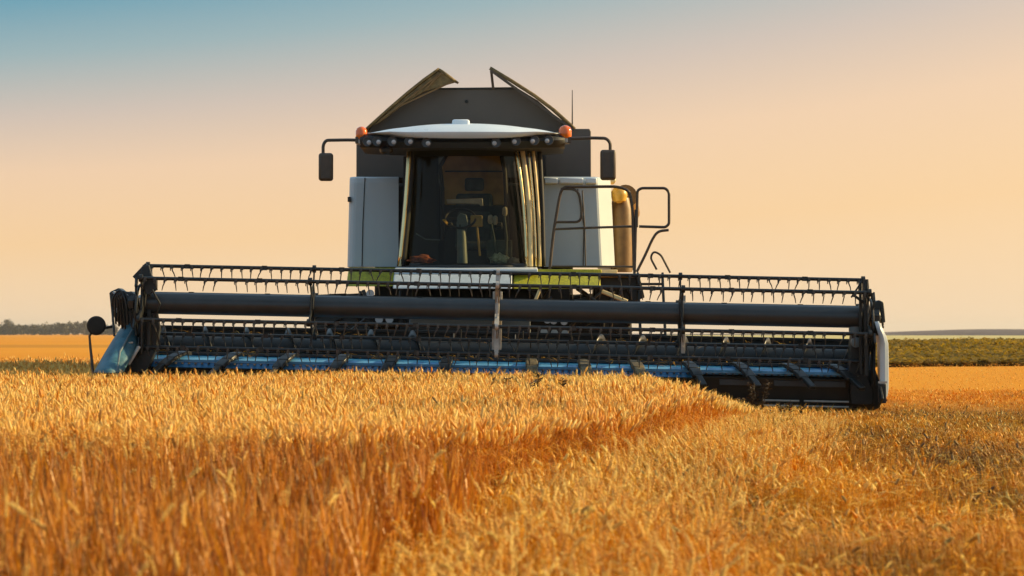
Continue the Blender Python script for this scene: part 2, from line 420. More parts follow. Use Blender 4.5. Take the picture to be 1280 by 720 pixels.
T(MB().bar(P(122, 412, 24.98), P(141, 408, 25.1), .03, .03), 'marker_bracket', M['dark'], dk)

# ---- feeder house, axle and wheels
CX = -.52
mb = MB().prism([(26.45,.42),(26.45,1.05),(27.6,1.62),(28.9,1.75),(28.9,1.0),(27.6,.7)], CX-.75, CX+.75)
T(mb, 'feeder_house', M['darkd'], bevel=.02)
mb = MB()
for s in (-1, 1):
    mb.tube([(CX+s*.85, 26.6, .45), (CX+s*.88, 28.4, .75)], .05, 12); mb.tube([(CX+s*.85, 26.55, .45), (CX+s*.86, 27.3, .56)], .03, 10)
T(mb, 'feeder_ram', M['galv'])
mb = MB().box(CX-1.0, CX+1.0, 28.75, 29.15, .75, 1.25); mb.box(CX-.7, CX+.7, 28.4, 28.76, 1.1, 1.75)
T(mb, 'front_axle', M['dark'], bevel=.03)
def wheel(cx, cy, r, w):
    mb = MB().lathe([(r*.15,-w*.3),(r*.5,-w*.32),(r*.56,-w*.45),(r*.58,-w*.46),(r*.55,-w*.2),(r*.55,w*.2),(r*.58,w*.46),(r*.56,w*.45),(r*.5,w*.32),(r*.15,w*.3)], (cx, cy, r), 'x', 32)
    wh = T(mb, 'wheel', M['rim'])
    ty = MB().lathe([(r*.56,-w*.42),(r*.72,-w*.5),(r*.88,-w*.5),(r*.945,-w*.44),(r*.955,0),(r*.945,w*.44),(r*.88,w*.5),(r*.72,w*.5),(r*.56,w*.42)], (cx, cy, r), 'x', 48)
    nl = 20
    for k in range(nl):
        for s in (-1, 1):
            a0 = 2*math.pi*(k + (.5 if s > 0 else 0))/nl; pts = []
            for t in (0, .5, 1):
                a = a0 + t*.3; rad = r*(.975 if t < 1 else .95)
                pts.append((cx + s*w*(.02 + .46*t), cy + rad*math.cos(a), r + rad*math.sin(a)))
            ty.bar(pts[0], pts[1], .07*r, .055*r, up=(0, math.cos(a0), math.sin(a0))); ty.bar(pts[1], pts[2], .07*r, .055*r, up=(0, math.cos(a0+.2), math.sin(a0+.2)))
    T(ty, 'tyre', M['rubber'], wh)
    T(MB().lathe([(.12,-w*.35),(.14,-w*.2),(.14,w*.2),(.12,w*.35)], (cx, cy, r), 'x', 16), 'hub', M['dark'], wh)
wheel(X(433,28.9), 29.0, .745, .80); wheel(X(750,28.9), 29.0, .745, .80)
wheel(CX-1.15, 33.1, .62, .5); wheel(CX+1.15, 33.1, .62, .5)
T(MB().box(CX-1.0, CX+1.0, 33.0, 33.2, .5, .75), 'rear_axle', M['dark'], bevel=.02)

# ---- body and side panels
YB = 29.0
T(MB().prism([(29.25,1.0),(29.25,3.0),(34.2,3.0),(35.0,2.7),(35.2,1.6),(33.8,1.1)], CX-1.35, CX+1.35), 'body', M['darkd'], bevel=.05)
def side_panel(px0, px1, name, curve_r, m, seam=None):
    z0, z1 = Z(333.5, YB), Z(221, YB)
    rows = []
    x0, x1 = X(px0, YB), X(px1, YB)
    for z in (z0, z0+.02, z0+.5, z1-.08, z1-.02, z1):
        inset = .04 if z == z1 else (.01 if z == z1-.02 else 0)
        tp = (z-z0)/(z1-z0)
        row = []
        if curve_r > 0:      # corner rounds back on the viewer's right
            prof = [(x0, YB), (x0+.3, YB), (x1-.215, YB), (x1-.19, YB+.012), (x1-.015, YB+.33), (x1, YB+.37), (x1, YB+1.5), (x1-.02, 34.3)]
        else:
            prof = [(x0+.02, 34.3), (x0, YB+1.5)] + [(x0+.1-.1*math.cos(R(a)), YB+.09-.1*math.sin(R(a))) for a in (0,20,45,70,90)] + [(x0+.4, YB), (x1, YB)]
        for (x, y) in prof: row.append(Vector((x + (.06*(tp-.5) * -1 if curve_r > 0 and x > x1-.25 else 0) + (.03*tp if curve_r < 0 and x < x0+.15 else 0), y + inset, z)))
        rows.append(row)
    return T(MB().grid(rows), name, m, solid=.012, smooth=0)
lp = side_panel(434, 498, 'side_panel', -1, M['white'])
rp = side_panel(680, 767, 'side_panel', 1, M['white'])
T(MB().tube([(X(452.5,YB), YB-.018, Z(333,YB)), (X(453.5,YB), YB-.02, Z(280,YB)), (X(456,YB), YB-.012, Z(222,YB))], .007, 6), 'panel_seam', M['dark'], lp)
T(MB().box(X(434.5,YB), X(438,YB), YB-.03, YB+.1, Z(252,YB), Z(246,YB)), 'panel_latch', M['dark'], lp)
T(MB().tube([(X(729,YB), YB-.03, Z(332,YB)), (X(730,YB), YB-.03, Z(282,YB)), (X(722,YB), YB-.03, Z(236,YB))], .009, 6), 'panel_seam', M['tube'], rp)
mb = MB()
for a, b in ((680.5, 697), (699, 729), (732, 746)): mb.box(X(a,YB-.05), X(b,YB-.05), YB-.1, YB+.04, Z(230,YB), Z(222.5,YB))
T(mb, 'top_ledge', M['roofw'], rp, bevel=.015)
# under-panel lime and grey fascia
mb = MB().prism([(28.16, Z(358,28.16)), (28.42, Z(343,28.42)), (28.6, Z(334.5,28.6)), (28.9, Z(334.5,28.9)), (28.9, Z(357,28.9))], X(435,28.5), X(494,28.5))
T(mb, 'lime_fascia', M['lime'], bevel=.015)
mb = MB().prism([(27.05, Z(361,27.05)), (27.3, Z(344,27.3)), (27.42, Z(342.8,27.42)), (27.9, Z(342.8,27.9)), (27.9, Z(361,27.9))], X(642,27.3), X(750,27.3))
T(mb, 'lime_fascia', M['lime'], bevel=.015)
T(MB().prism([(26.95, Z(361,26.95)), (26.97, Z(358,26.97)), (27.17, Z(343,27.17)), (27.6, Z(343,27.6)), (27.6, Z(361,27.6))], X(493,27.3), X(640,27.3)), 'front_fascia', M['fascia'], bevel=.012)
T(MB().prism([(27.22, Z(342.5,27.2)), (27.2, Z(336,27.2)), (27.6, Z(334,27.6)), (28.3, Z(334,28.3)), (28.3, Z(341,28.3))], X(493,27.3), X(672,27.3)), 'cab_sill', M['roofw'], bevel=.01)
mb = MB().box(X(672,27.6), X(752,27.6), 27.6, 28.4, Z(342,27.6), Z(336.5,27.6))
T(mb, 'platform_edge', M['lime'], bevel=.01)
mb = MB().box(X(735,27.6), X(797,27.6), 27.55, 28.5, Z(346,27.6), Z(342.5,27.6)); mb.box(X(728,27.6), X(772,27.6), 27.62, 27.68, Z(342,27.6), Z(337,27.6))
T(mb, 'platform', M['cream'], bevel=.008)
# debris, pipes, a lamp and daylight-gap discs behind the reel under the cab
mb = MB(); rr_ = random.Random(5)
for k in range(22):
    px = rr_.uniform(450, 790); y = rr_.uniform(27.2, 28.2)
    T(MB().tube(rounded([P(px, rr_.uniform(360,372), y), P(px+rr_.uniform(-20,20), rr_.uniform(370,392), y-.05), P(px+rr_.uniform(-34,34), rr_.uniform(394,425), y)], .1), rr_.uniform(.012,.03), 7), 'hydraulic_hose', M['dark'])
mb = MB()
for px, py in ((463,367), (474,399), (487,399)): T(MB().lathe([(.03,-.03),(.05,-.03),(.045,.03)], P(px, py, 26.9), 'y', 14), 'low_lamp_and_gap_disc', M['lens'])  # first is a lamp; the others stand in for daylight beside the tyre
T(MB().bar(P(752, 364, 27.3), P(784, 377, 27.3), .1, .05), 'linkage_arm', M['cream'], bevel=.01)
T(MB().bar(P(675, 362, 27.0), P(668, 378, 27.0), .03, .04), 'linkage_arm', M['cream'], bevel=.01)
for px, py in ((684,400),(692,401),(705,402),(680,415),(693,416),(706,417)): T(MB().lathe([(.02,-.03),(.045,-.03),(.04,.03)], P(px, py, 26.6), 'y', 12), 'gap_light_disc', M['galv'])  # pale discs standing in for daylight through the gap beside the feeder

# ---- cab
ycf = 27.55
def cabrow(py, pl, pr, Yc, bulge, n=15):
    xl, xr_ = X(pl, Yc), X(pr, Yc); c = (xl+xr_)/2; h = (xr_-xl)/2
    return [Vector((c + h*math.sin(R(a))/math.sin(R(72)), Yc + bulge*(1-math.cos(R(a)))/(1-math.cos(R(72))), Z(py, Yc))) for a in np.linspace(-72, 72, n)]
rows = [cabrow(333 - 149*t, 500 + 8*t + 3*math.sin(t*3.14), 664 - 14*t, ycf - .05 + .16*t, .42) for t in np.linspace(0, 1, 8)]
cab = MB()
ZF = Z(334, 27.7); ZT = Z(184, 27.7)
xa, xb = X(499, 28), X(677, 28)
# rear frame, floor, rear posts, top rail, door sills
cab.box(xa, xb, 28.0, 29.2, ZF-.06, ZF); cab.box(xa+.02, xb-.02, 28.0, 29.2, ZT+.005, ZT+.06)
for x in (xa+.03, xb-.07): cab.box(x-.04, x+.04, 29.08, 29.18, ZF+.002, ZT+.002)
cab.prism([(27.56, ZF-.06), (27.56, ZF-.005), (28.0, ZF-.005), (28.0, ZF-.06)], X(508,27.6), X(660,27.6))
cabo = T(cab, 'cab', M['inner'], bevel=.015)
ws = T(MB().grid(rows), 'windscreen', M['glass'], cabo, smooth=60)
def edge_strip(fn, w, d, m, name, parent=cabo, n=12):
    mb = MB(); rws = []
    for t in np.linspace(0, 1, n):
        c = fn(t); rws.append([c + Vector((w*math.sin(R(a)), -d*math.cos(R(a)), 0)) for a in (-90, -60, -30, 0, 30, 60, 90)])
    return T(mb.grid(rws), name, m, parent, solid=.006, smooth=60)
def line(pa, pb, Ya, Yb, bow=0):
    return lambda t: P(pa[0]+(pb[0]-pa[0])*t + bow*math.sin(math.pi*t), pa[1]+(pb[1]-pa[1])*t, Ya+(Yb-Ya)*t)
# pillars, plus added gold and cream strips standing in for reflected low sun
edge_strip(line((501.5,333),(514,184), 27.85, 27.98, 1), .055, .05, M['inner'], 'pillar')
edge_strip(line((499.5,333),(511.5,184), 27.80, 27.93, 1), .024, .03, M['gold_glint'], 'pillar_glint')
edge_strip(line((664,333),(648,184), 27.92, 28.02, 3), .07, .04, M['inner'], 'pillar')
edge_strip(line((658,333),(645,184), 27.78, 27.90, 3), .022, .03, M['gold_glint'], 'pillar_glint')
edge_strip(line((663.5,333),(652.5,184), 27.76, 27.88, 3), .028, .03, M['cream'], 'pillar_glint')
edge_strip(line((675,333),(666,184), 27.86, 27.95, 2), .018, .03, M['cream'], 'door_glint')
edge_strip(line((670,333),(660,184), 27.84, 27.93, 2), .016, .02, M['gold_glint'], 'door_glint')
edge_strip(line((679,333),(674,184), 28.1, 28.1, 1), .03, .03, M['inner'], 'pillar')
T(MB().grid([[P(504,333,27.9), P(503,333,29.1)], [P(514,184,28), P(508,184,29.1)]]), 'side_window', M['glass'], cabo)
T(MB().grid([[P(675,333,27.95), P(674,333,29.1)], [P(667,184,28.02), P(670,184,29.1)]]), 'side_window', M['glass'], cabo)
# windscreen seals
for q_ in (0, -1): T(MB().tube([v + Vector((0,-.012,0)) for v in rows[q_]], .021, 8), 'windscreen_seal', M['inner'], cabo)
T(MB().box(xa+.05, X(548,29.1), 29.12, 29.16, ZF+.01, ZT), 'rear_wall', M['inner'], cabo)
T(MB().prism([(X(px,29.0), Z(py,29.0)) for px, py in ((556,186),(622,186),(629,210),(632,256),(556,256),(549,214))], 29.0, 29.05, 'y'), 'rear_panel', M['olive'], cabo, bevel=.01)
mb = MB()
mb.tube([P(563,184,28.9), P(550,208,28.9), P(553,236,28.9), P(553,300,28.9)], .03, 8); mb.tube([P(625,184,28.9), P(631,215,28.9), P(633,262,28.9), P(636,330,28.9)], .03, 8)
mb.box(X(556,28.95), X(632,28.95), 28.93, 29.1, Z(330,28.95), Z(257,28.95))
mb.tube([P(556,214,28.96), P(630,214,28.96)], .012, 6)
T(mb, 'rear_frame', M['inner'], cabo, bevel=.01)
T(MB().prism([(X(px,28.4), Z(py,28.4)) for px, py in ((558,249),(603,248),(604,257),(601,257),(598,255),(559,254))], 28.38, 28.46, 'y'), 'header_display', M['galv'], cabo, bevel=.006)
st = MB(); sx = X(592, 28.5)
st.prism([(28.45, 2.06),(28.42,2.16),(28.85,2.18),(28.98,2.85),(29.08,2.84),(28.96,2.06)], sx-.25, sx+.25)
T(st, 'seat', M['seat'], cabo, bevel=.05, seg=4)
T(MB().box(sx-.13, sx+.13, 28.96, 29.06, 2.87, 3.05), 'headrest', M['seat'], cabo, bevel=.04, seg=4)
mb = MB()
for s in (-1, 1): mb.box(sx+s*.33-.05, sx+s*.33+.05, 28.4, 28.85, 2.35, 2.42)
mb.box(sx-.2, sx+.2, 28.5, 28.9, 1.83, 2.06)
T(mb, 'armrest', M['inner'], cabo, bevel=.015)
mb = MB().tube([(X(578,28), 28.0, 1.84), (X(577,28), 28.05, 2.2), (X(575,28), 28.2, 2.42)], [.07,.06,.05], 12)
mb.prism([(X(px,28.1), Z(py,28.1)) for px, py in ((571,272),(575,266),(583,268),(585,280),(580,300),(574,302))], 28.12, 28.2, 'y')
T(mb, 'steering_column', M['gshell'], cabo, bevel=.01)
wc = Vector((X(575,28.1), 28.22, 2.46)); ax = Vector((0,.75,.66))
T(MB().tube(arc(wc, .2, 0, 360, 28, (1,0,0), ax)[:-1], .016, 8, closed=True).tube([wc-Vector((.2,0,0)), wc+Vector((.2,0,0))], .013, 6).tube([wc, wc-ax*.2], .013, 6), 'steering_wheel', M['inner'], cabo)
mb = MB().box(X(588,28.2), X(603,28.2), 28.2, 28.26, Z(283,28.2), Z(269,28.2)); mb.bar(P(596,283,28.25), P(600,320,28.3), .03, .03)
T(mb, 'monitor', M['olive'], cabo, bevel=.01)
mb = MB()
mb.tube([P(556,278,28.1), P(558,276,28.1)], [.05,.04], 10)
T(mb, 'indicator_knob', M['yellow'], cabo)
mb = MB().tube([P(632,330,28.3), P(633,296,28.25), P(630,270,28.2)], .02, 8).tube([P(620,332,28.3), P(618,300,28.3), P(614,280,28.25)], .016, 8)
mb.box(X(608,28.3), X(640,28.3), 28.3, 28.8, Z(322,28.3), Z(300,28.3))
T(mb, 'side_console', M['seat'], cabo, bevel=.01)
for px, py in ((613,275), (619,276), (631,265)): T(MB().lathe([(.02,-.05),(.035,-.02),(.032,.05),(.015,.07)], P(px, py, 28.2), 'z', 10), 'control_lever', M['galv'], cabo)
T(MB().tube([P(520,292,27.8), P(532,299,27.76), P(550,300,27.74)], .009, 6), 'wiper', M['gshell'], cabo)
# things lying on the dash
def lump(name, m, c, sz, seed):
    r = random.Random(seed); bm = bmesh.new(); bmesh.ops.create_icosphere(bm, subdivisions=3, radius=1)
    ph = [r.uniform(0,6) for _ in range(6)]
    for v in bm.verts:
        k = 1 + .2*math.sin(4*v.co.x+ph[0])*math.cos(5*v.co.y+ph[1]) + .16*math.sin(9*v.co.z+ph[2]+3*v.co.x) + .1*math.sin(13*v.co.x+ph[3])
        v.co = Vector((v.co.x*sz[0]*k, v.co.y*sz[1]*k, max(v.co.z*sz[2]*k, -sz[2]*.55)))
    me = bpy.data.meshes.new(name); bm.to_mesh(me); bm.free(); me.materials.append(m)
    me.polygons.foreach_set('use_smooth', [True]*len(me.polygons))
    o = bpy.data.objects.new(name, me); C.objects.link(o); o.location = c; return o
T(MB().box(X(512,27.75), X(656,27.75), 27.66, 28.02, ZF, ZF+.05), 'dashboard', M['inner'], cabo, bevel=.01)
dz = ZF + .05 + .03
tag(lump('rag', M['red'], (X(526,27.85), 27.85, dz+.012), (.16, .09, .065), 1), 'crumpled reddish brown rag on the dash at the left foot of the windscreen', 'rag')
tag(lump('paper_bag', M['paper'], (X(624,27.85), 27.85, dz+.02), (.12, .08, .09), 4), 'crumpled white and green bag lying on the dash low behind the windscreen', 'bag')
tag(lump('cloth', M['galv'], (X(642,27.88), 27.88, dz+.0), (.07, .06, .05), 8), 'small pale cloth on the dash beside the right windscreen pillar', 'cloth')

# ---- roof
rf = MB(); Yr = 27.7
top = []; 
rows = []
N_ = 25
for j, (yy, k) in enumerate(((27.32, 0), (27.30, .35), (27.42, .8), (27.7, 1.0), (28.6, 1.08), (29.25, .95))):
    row = []
    for i in range(N_):
        u = -1 + 2*i/(N_-1); px = 580 + 120*u
        base = 172.5 - 6.5*abs(u)**2.2 - (2.5 if abs(u) > .55 else 0)*min(1, (abs(u)-.55)/.2 if abs(u) > .55 else 0)
        crest = 151.5 + 12.5*abs(u)**2.2
        py = base + (crest-base)*k
        fwd = -.10*(1-abs(u)**2)
        row.append(Vector((X(px, Yr), yy + fwd + .25*abs(u)**4*(1 if j < 4 else 0), Z(py, 27.25))))
    rows.append(row)
rf.grid(rows)
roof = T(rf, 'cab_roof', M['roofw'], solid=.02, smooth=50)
T(MB().box(X(565,27.5), X(587,27.5), 27.45, 27.9, Z(160,27.5), Z(149,27.5)), 'roof_vent', M['roofw'], roof, bevel=.03, seg=3)
# black light bar under the roof brow
lb = MB()
lr = []
for yy, dz_ in ((27.34, 0), (27.36, 1), (28.7, 1), (28.7, 0)):
    pass
pts_top = []; pts_bot = []
for i in range(21):
    u = -1 + 2*i/20; px = 578 + 128*u
    t = 173.5 - 6*abs(u)**2.2 - (1 if abs(u) > .6 else 0); b = 184.0 - 3*abs(u)**3
    pts_top.append((px, t)); pts_bot.append((px, b))
rows = []
for (yy, which) in ((28.6, 't'), (27.36, 't'), (27.30, 'm'), (27.38, 'b'), (28.6, 'b')):
    row = []
    for i in range(21):
        u = -1 + 2*i/20
        px = pts_top[i][0]; py = {'t': pts_top[i][1], 'b': pts_bot[i][1], 'm': (pts_top[i][1]+pts_bot[i][1])/2-1}[which]
        row.append(Vector((X(px, 27.6), yy + (.22*abs(u)**3 if yy < 28 else 0), Z(py, 27.33))))
    rows.append(row)
T(MB().grid(rows), 'light_bar', M['inner'], roof, smooth=30, solid=.01)
for px, py in ((459,177),(471,176.5),(490,176.5),(511,176),(533,178),(620,178),(645,176),(668,175.5),(686,175)):
    u = (px-578)/128; Y = 27.29 + .22*abs(u)**3
    mb = MB().lathe([(.052,.05),(.062,-.02),(.058,-.03),(.05,-.028)], P(px, py, Y), 'y', 18)
    lm = T(mb, 'work_lamp', M['tube'], roof)
    tl = .03 if px < 578 else -.03
    mb = MB().lathe([(.032,.01),(.03,-.02),(.02,-.028),(.008,-.032)], P(px+(2 if px < 578 else -2), py+.9, Y-.014), 'y', 10)
    T(mb, 'lamp_lens', M['lens'], lm)
T(MB().lathe([(.05,-.04),(.085,-.01),(.09,.03),(.05,.06)], P(483,189,27.5), 'z', 16), 'sensor_dome', M['dark'], roof)
for px, py, sgn in ((451.5,166.5,-1), (706.5,165,1)):
    Y = 27.62; r = .074 if sgn < 0 else .083
    bs = T(MB().lathe([(.055,-.15),(.07,-.13),(.07,-.085),(.05,-.075)], P(px, py, Y), 'z', 16), 'beacon', M['galv'])
    T(MB().lathe([(r*.85,-.08),(r,-.05),(r,.03),(r*.8,.065),(r*.4,.085),(.01,.09)], P(px, py, Y), 'z', 22), 'beacon_lens', M['amber'], bs)
# mirrors
for sgn, pth, mx0, mx1, my0, my1 in ((-1, [(462,176),(440,174.5),(407,175),(403.5,181),(403.5,192)], 398, 416, 191, 226), (1, [(700,173.5),(738,172),(758,172.5),(763,178),(763,190)], 750.5, 770, 187, 225)):
    Y = 27.6
    a = T(MB().tube(rounded([P(x, y, Y) for x, y in pth], .09), .021, 10).box(X(444 if sgn < 0 else 703,Y), X(460 if sgn < 0 else 714,Y), Y-.04, Y+.04, Z(179,Y), Z(171,Y)), 'mirror_arm', M['rail'])
    T(MB().box(X(mx0,Y), X(mx1,Y), Y-.05, Y+.07, Z(my1,Y), Z(my0,Y)), 'mirror_housing', M['rail'], a, bevel=.035, seg=3)
    T(MB().box(X(mx0+1.5,Y), X(mx1-1.5,Y), Y+.071, Y+.076, Z(my1-2,Y), Z(my0+2,Y)), 'mirror_glass', M['mirror'], a)

# ---- grain tank, flaps, antenna
Yt = 29.7
poly = [(458,167),(466,156),(490,137),(515,121),(540,111),(646,110),(672,126),(695,146),(714,167)]
T(MB().prism([(X(px,Yt), Z(py,Yt)) for px, py in poly], Yt, Yt+.03, 'y'), 'tank_front_sheet', M['tank'])
mb = MB()
rows = [[P(px,py,Yt+.03), P(px,py,32.0) + Vector((0,0,0)) if False else Vector((X(px,Yt), 32.4, Z(py,Yt)))] for px, py in poly]
T(MB().grid(rows[:5]), 'tank_side', M['tank'], solid=.02, smooth=60)
T(MB().grid(rows[5:]), 'tank_side', M['tank'], solid=.02, smooth=60)
T(MB().prism([(X(px,Yt), Z(py,Yt)) for px, py in poly], 32.4, 32.43, 'y'), 'tank_rear_sheet', M['tank'])
T(MB().tube([P(541,110.5,Yt-.01), P(646,109.5,Yt-.01)], .014, 8), 'tank_rim', M['darkd'])
T(MB().lathe([(.02,0),(.025,.02)], P(583,126,Yt-.02), 'y', 10), 'tank_stud', M['darkd'])
T(MB().box(X(444,29.6), X(712,29.6), 29.75, 32.5, Z(222,29.6), Z(168,29.6)), 'tank_body', M['tank'], bevel=.02)
T(MB().prism([(X(px,29.5), Z(py,29.5)) for px, py in ((682,222),(682,167),(714,160.5),(737,160.5),(739,164),(739,222))], 29.5, 29.74, 'y'), 'tank_shoulder', M['tank'], bevel=.01)
T(MB().box(X(757,29.5), X(770,29.5), 29.5, 29.9, Z(228,29.5), Z(222,29.5)), 'tube_pad', M['cream'], bevel=.02)
# left flap: curved leaf with thickness, its outer end folded back
fpts = [(455,166),(468,154),(488,136),(510,117),(530,101),(549,87.5)]
rows = [[Vector((X(px,Yt), y, Z(py,Yt) + (y-29.5)*.105)) for y in (29.5, 30.2, 31.0)] for px, py in fpts]
fl_ = T(MB().grid(rows), 'tank_flap', M['flap'], solid=.035, smooth=60)
T(MB().grid([[Vector((X(px,Yt), y, Z(py,Yt)+(y-29.5)*.105)) for y in (29.5, 30.2, 31.0)] for px, py in ((549,88),(560,96),(570,104))]), 'flap_tip', M['flap'], fl_, solid=.03)
T(MB().prism([(X(px,Yt), Z(py,Yt)) for px, py in ((468,158),(488,139),(510,120),(530,104),(549,90),(560,97),(570,104),(556,108),(530,116),(506,131),(480,151))], 29.52, 29.56, 'y'), 'flap_gusset', M['flap'], fl_, bevel=.004)
mb = MB()
for a, b in (((475,150),(548,93)), ((500,132),(566,101)), ((530,113),(552,90))): mb.bar(P(*a,29.5), P(*b,29.5), .015, .02)
T(mb, 'flap_rib', M['brown'], fl_)
rows = [[Vector((X(px,Yt), y, Z(py,Yt)+(y-29.5)*.118)) for y in (29.5, 30.2, 31.0)] for px, py in ((612.5,86.5),(640,103),(668,121),(692,139),(712,157),(718,163))]
fr_ = T(MB().grid(rows), 'tank_flap', M['flap'], solid=.05, smooth=60)
mb = MB().tube([P(614,88,29.55), P(616.5,111,29.6)], .018, 8); mb.bar(P(613,87,29.46), P(718,163,29.46), .025, .035)
T(mb, 'flap_stay', M['rail'], fr_)
T(MB().tube([P(715.5,163,29.9), P(715.5,112,29.9)], [.012,.006], 6), 'antenna', M['tube'])

# ---- unloading tube elbow
ub = T(MB().tube([P(777,340,30.0), P(777,300,30.0), P(777,262,30.0), P(776,248,30.0)], [.15,.155,.15,.12], 20), 'unloading_tube', M['brown'])
T(MB().lathe([(.02,-.12),(.09,-.09),(.115,-.02),(.11,.04),(.07,.1),(.01,.12)], P(774,243,29.8), 'z', 20), 'tube_cap', M['yellow'], ub)
T(MB().tube([(X(782,30.6), 30.6, 2.9), (X(785,34), 34.2, 3.0), (X(785,37), 36.4, 3.0)], .17, 20), 'unloading_spout', M['brown'], ub)

# ---- railings
Yr = 27.9
def rail(pts, r=.017, rad=.1, name='handrail', closed=False, Y=Yr): return T(MB().tube(rounded([P(px,py,Y) for px, py in pts], rad, closed), r, 10, closed=closed), name, M['rail'])
rail([(687,338),(692,290),(699,248),(703,233.5),(772,233),(787,238),(791,262),(792.5,338)], .02)
rail([(701,236),(723,236),(727.5,262),(726,277.5),(695,277.5)], .017, .12)
rail([(691,286.5),(740,284.5),(791,283)], .016)
rail([(690,333),(791,333.5)], .014)
rail([(796,284),(797,238),(802,235),(832,235),(836.5,240),(836.5,280),(832,284),(799,283)], .019, .1)
rail([(795,262),(794.5,300),(793,344)], .019)
rail([(836,287.5),(822,289),(815,300),(808,316),(796,340)], .018, .12)
rail([(821,337),(813,322),(817,314),(826,318),(838,341)], .014, .1, 'step_hook')
rail([(728,238),(731,284),(732,333)], .01)
# ladder on the viewer's right
la = MB()
for px in (797, 828): la.bar(P(px,342,27.9), P(px+6,470,27.3), .03, .08)
lad = T(la, 'ladder', M['darkd'], bevel=.005)
for t in (.1, .35, .6, .85):
    T(MB().box(X(797+6*t,27.6), X(828+6*t,27.6), 27.8-.6*t-.08, 27.8-.6*t+.08, Z(342+128*t,27.6)-.015, Z(342+128*t,27.6)+.015), 'ladder_step', M['darkd'], lad)
T(MB().prism([(X(px,27.9), Z(py,27.9)) for px, py in ((742,346),(772,344),(800,344),(806,372),(790,378),(784,360),(760,362),(746,356))], 27.9, 28.1, 'y'), 'platform_bracket', M['dark'], bevel=.01)
T(MB().box(X(742,28.4), X(798,28.4), 28.4, 28.9, Z(380,28.4), Z(348,28.4)), 'battery_box', M['dark'], bevel=.02)

# ================================================================== GROUND & FAR SETTING
def node_ground():
    m, nt, N, L = new_mat('field_soil_and_straw')
    out = N.new('ShaderNodeOutputMaterial'); b = N.new('ShaderNodeBsdfPrincipled'); L.new(b.outputs[0], out.inputs[0])
    b.inputs['Roughness'].default_value = .95; b.inputs['Specular IOR Level'].default_value = .1
    g = N.new('ShaderNodeNewGeometry'); sp = N.new('ShaderNodeSeparateXYZ'); L.new(g.outputs['Position'], sp.inputs[0])
    def math_(op, a, b_=None, clamp=False):
        n = N.new('ShaderNodeMath'); n.operation = op; n.use_clamp = clamp
        for i, q in enumerate((a, b_)):
            if q is None: continue
            if isinstance(q, (int, float)): n.inputs[i].default_value = q
            else: L.new(q, n.inputs[i])
        return n.outputs[0]
    def mix(f, a, b_):
        n = N.new('ShaderNodeMix'); n.data_type = 'RGBA'
        L.new(f, n.inputs['Factor']) if not isinstance(f, (int,float)) else None
        for key, q in (('A', a), ('B', b_)):
            if isinstance(q, tuple): n.inputs[key].default_value = (*q, 1)
            else: L.new(q, n.inputs[key])
        return n.outputs['Result']
    def noise(scale, vec=(1,1,1), det=5):
        mp = N.new('ShaderNodeMapping'); mp.inputs['Scale'].default_value = vec; L.new(g.outputs['Position'], mp.inputs[0])
        n = N.new('ShaderNodeTexNoise'); n.inputs['Scale'].default_value = scale; n.inputs['Detail'].default_value = det; L.new(mp.outputs[0], n.inputs['Vector']); return n.outputs[0]
    x, y = sp.outputs[0], sp.outputs[1]
    def rng_(v, a, b_): 
        n = N.new('ShaderNodeMapRange'); n.inputs[1].default_value = a; n.inputs[2].default_value = b_; L.new(v, n.inputs[0]); return n.outputs[0]
    n1 = noise(14); n2 = noise(1.3); n3 = noise(.05, (1, .35, 1)); n4 = noise(3, (.6, 3, 1))
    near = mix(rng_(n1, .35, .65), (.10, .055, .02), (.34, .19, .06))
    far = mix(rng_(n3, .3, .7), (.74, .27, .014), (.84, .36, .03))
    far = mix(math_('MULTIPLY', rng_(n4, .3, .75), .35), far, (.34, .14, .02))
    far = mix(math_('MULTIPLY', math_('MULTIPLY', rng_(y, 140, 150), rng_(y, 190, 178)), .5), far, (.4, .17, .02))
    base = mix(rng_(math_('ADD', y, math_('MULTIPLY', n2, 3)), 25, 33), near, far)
    green = mix(rng_(n3, .3, .7), (.45, .42, .16), (.66, .50, .22))
    fg = math_('MULTIPLY', rng_(y, 112, 116), rng_(math_('SUBTRACT', x, math_('MULTIPLY', y, .06)), 0, 1))
    base = mix(fg, base, green)
    L.new(base, b.inputs['Base Color'])
    bp = N.new('ShaderNodeBump'); bp.inputs['Distance'].default_value = .04; bp.inputs['Strength'].default_value = .7; L.new(n1, bp.inputs['Height']); L.new(bp.outputs[0], b.inputs['Normal'])
    return m
ys = [-60, 0, 10, 20, 30, 45, 65, 110, 200, 400, 850, 1500, 3000, 7000]
rows = [[Vector((x, y, 0)) for x in (-4000, -800, -200, -40, 0, 40, 200, 800, 4000)] for y in ys]
tag(MB().grid(rows).build('field', node_ground(), smooth=0), kind='structure')
hillm = mat('wooded_hill', (.06, .045, .062), .95, var=.25, scale=.02, spec=.1, fine=.15, dust=.3, dustcol=(.16,.13,.09))
rows = []
for y in (840, 900, 1000, 1200, 1500, 1900, 2400, 3000):
    row = []
    for x in np.linspace(60, 1500, 70):
        px = 640 + x*F/y; k = 1/(1+math.exp(-(px-1120)/30)) 
        t = max(0, min(1, (y-880)/1100)); t = t*t*(3-2*t)
        hz = -.6 + (5.4 + .5*math.sin(x*.013+1) + .25*math.sin(x*.05))*t*(.25 + .75*k)
        row.append(Vector((x, y, hz)))
    rows.append(row)
tag(MB().grid(rows).build('hills', hillm, smooth=60), kind='structure')

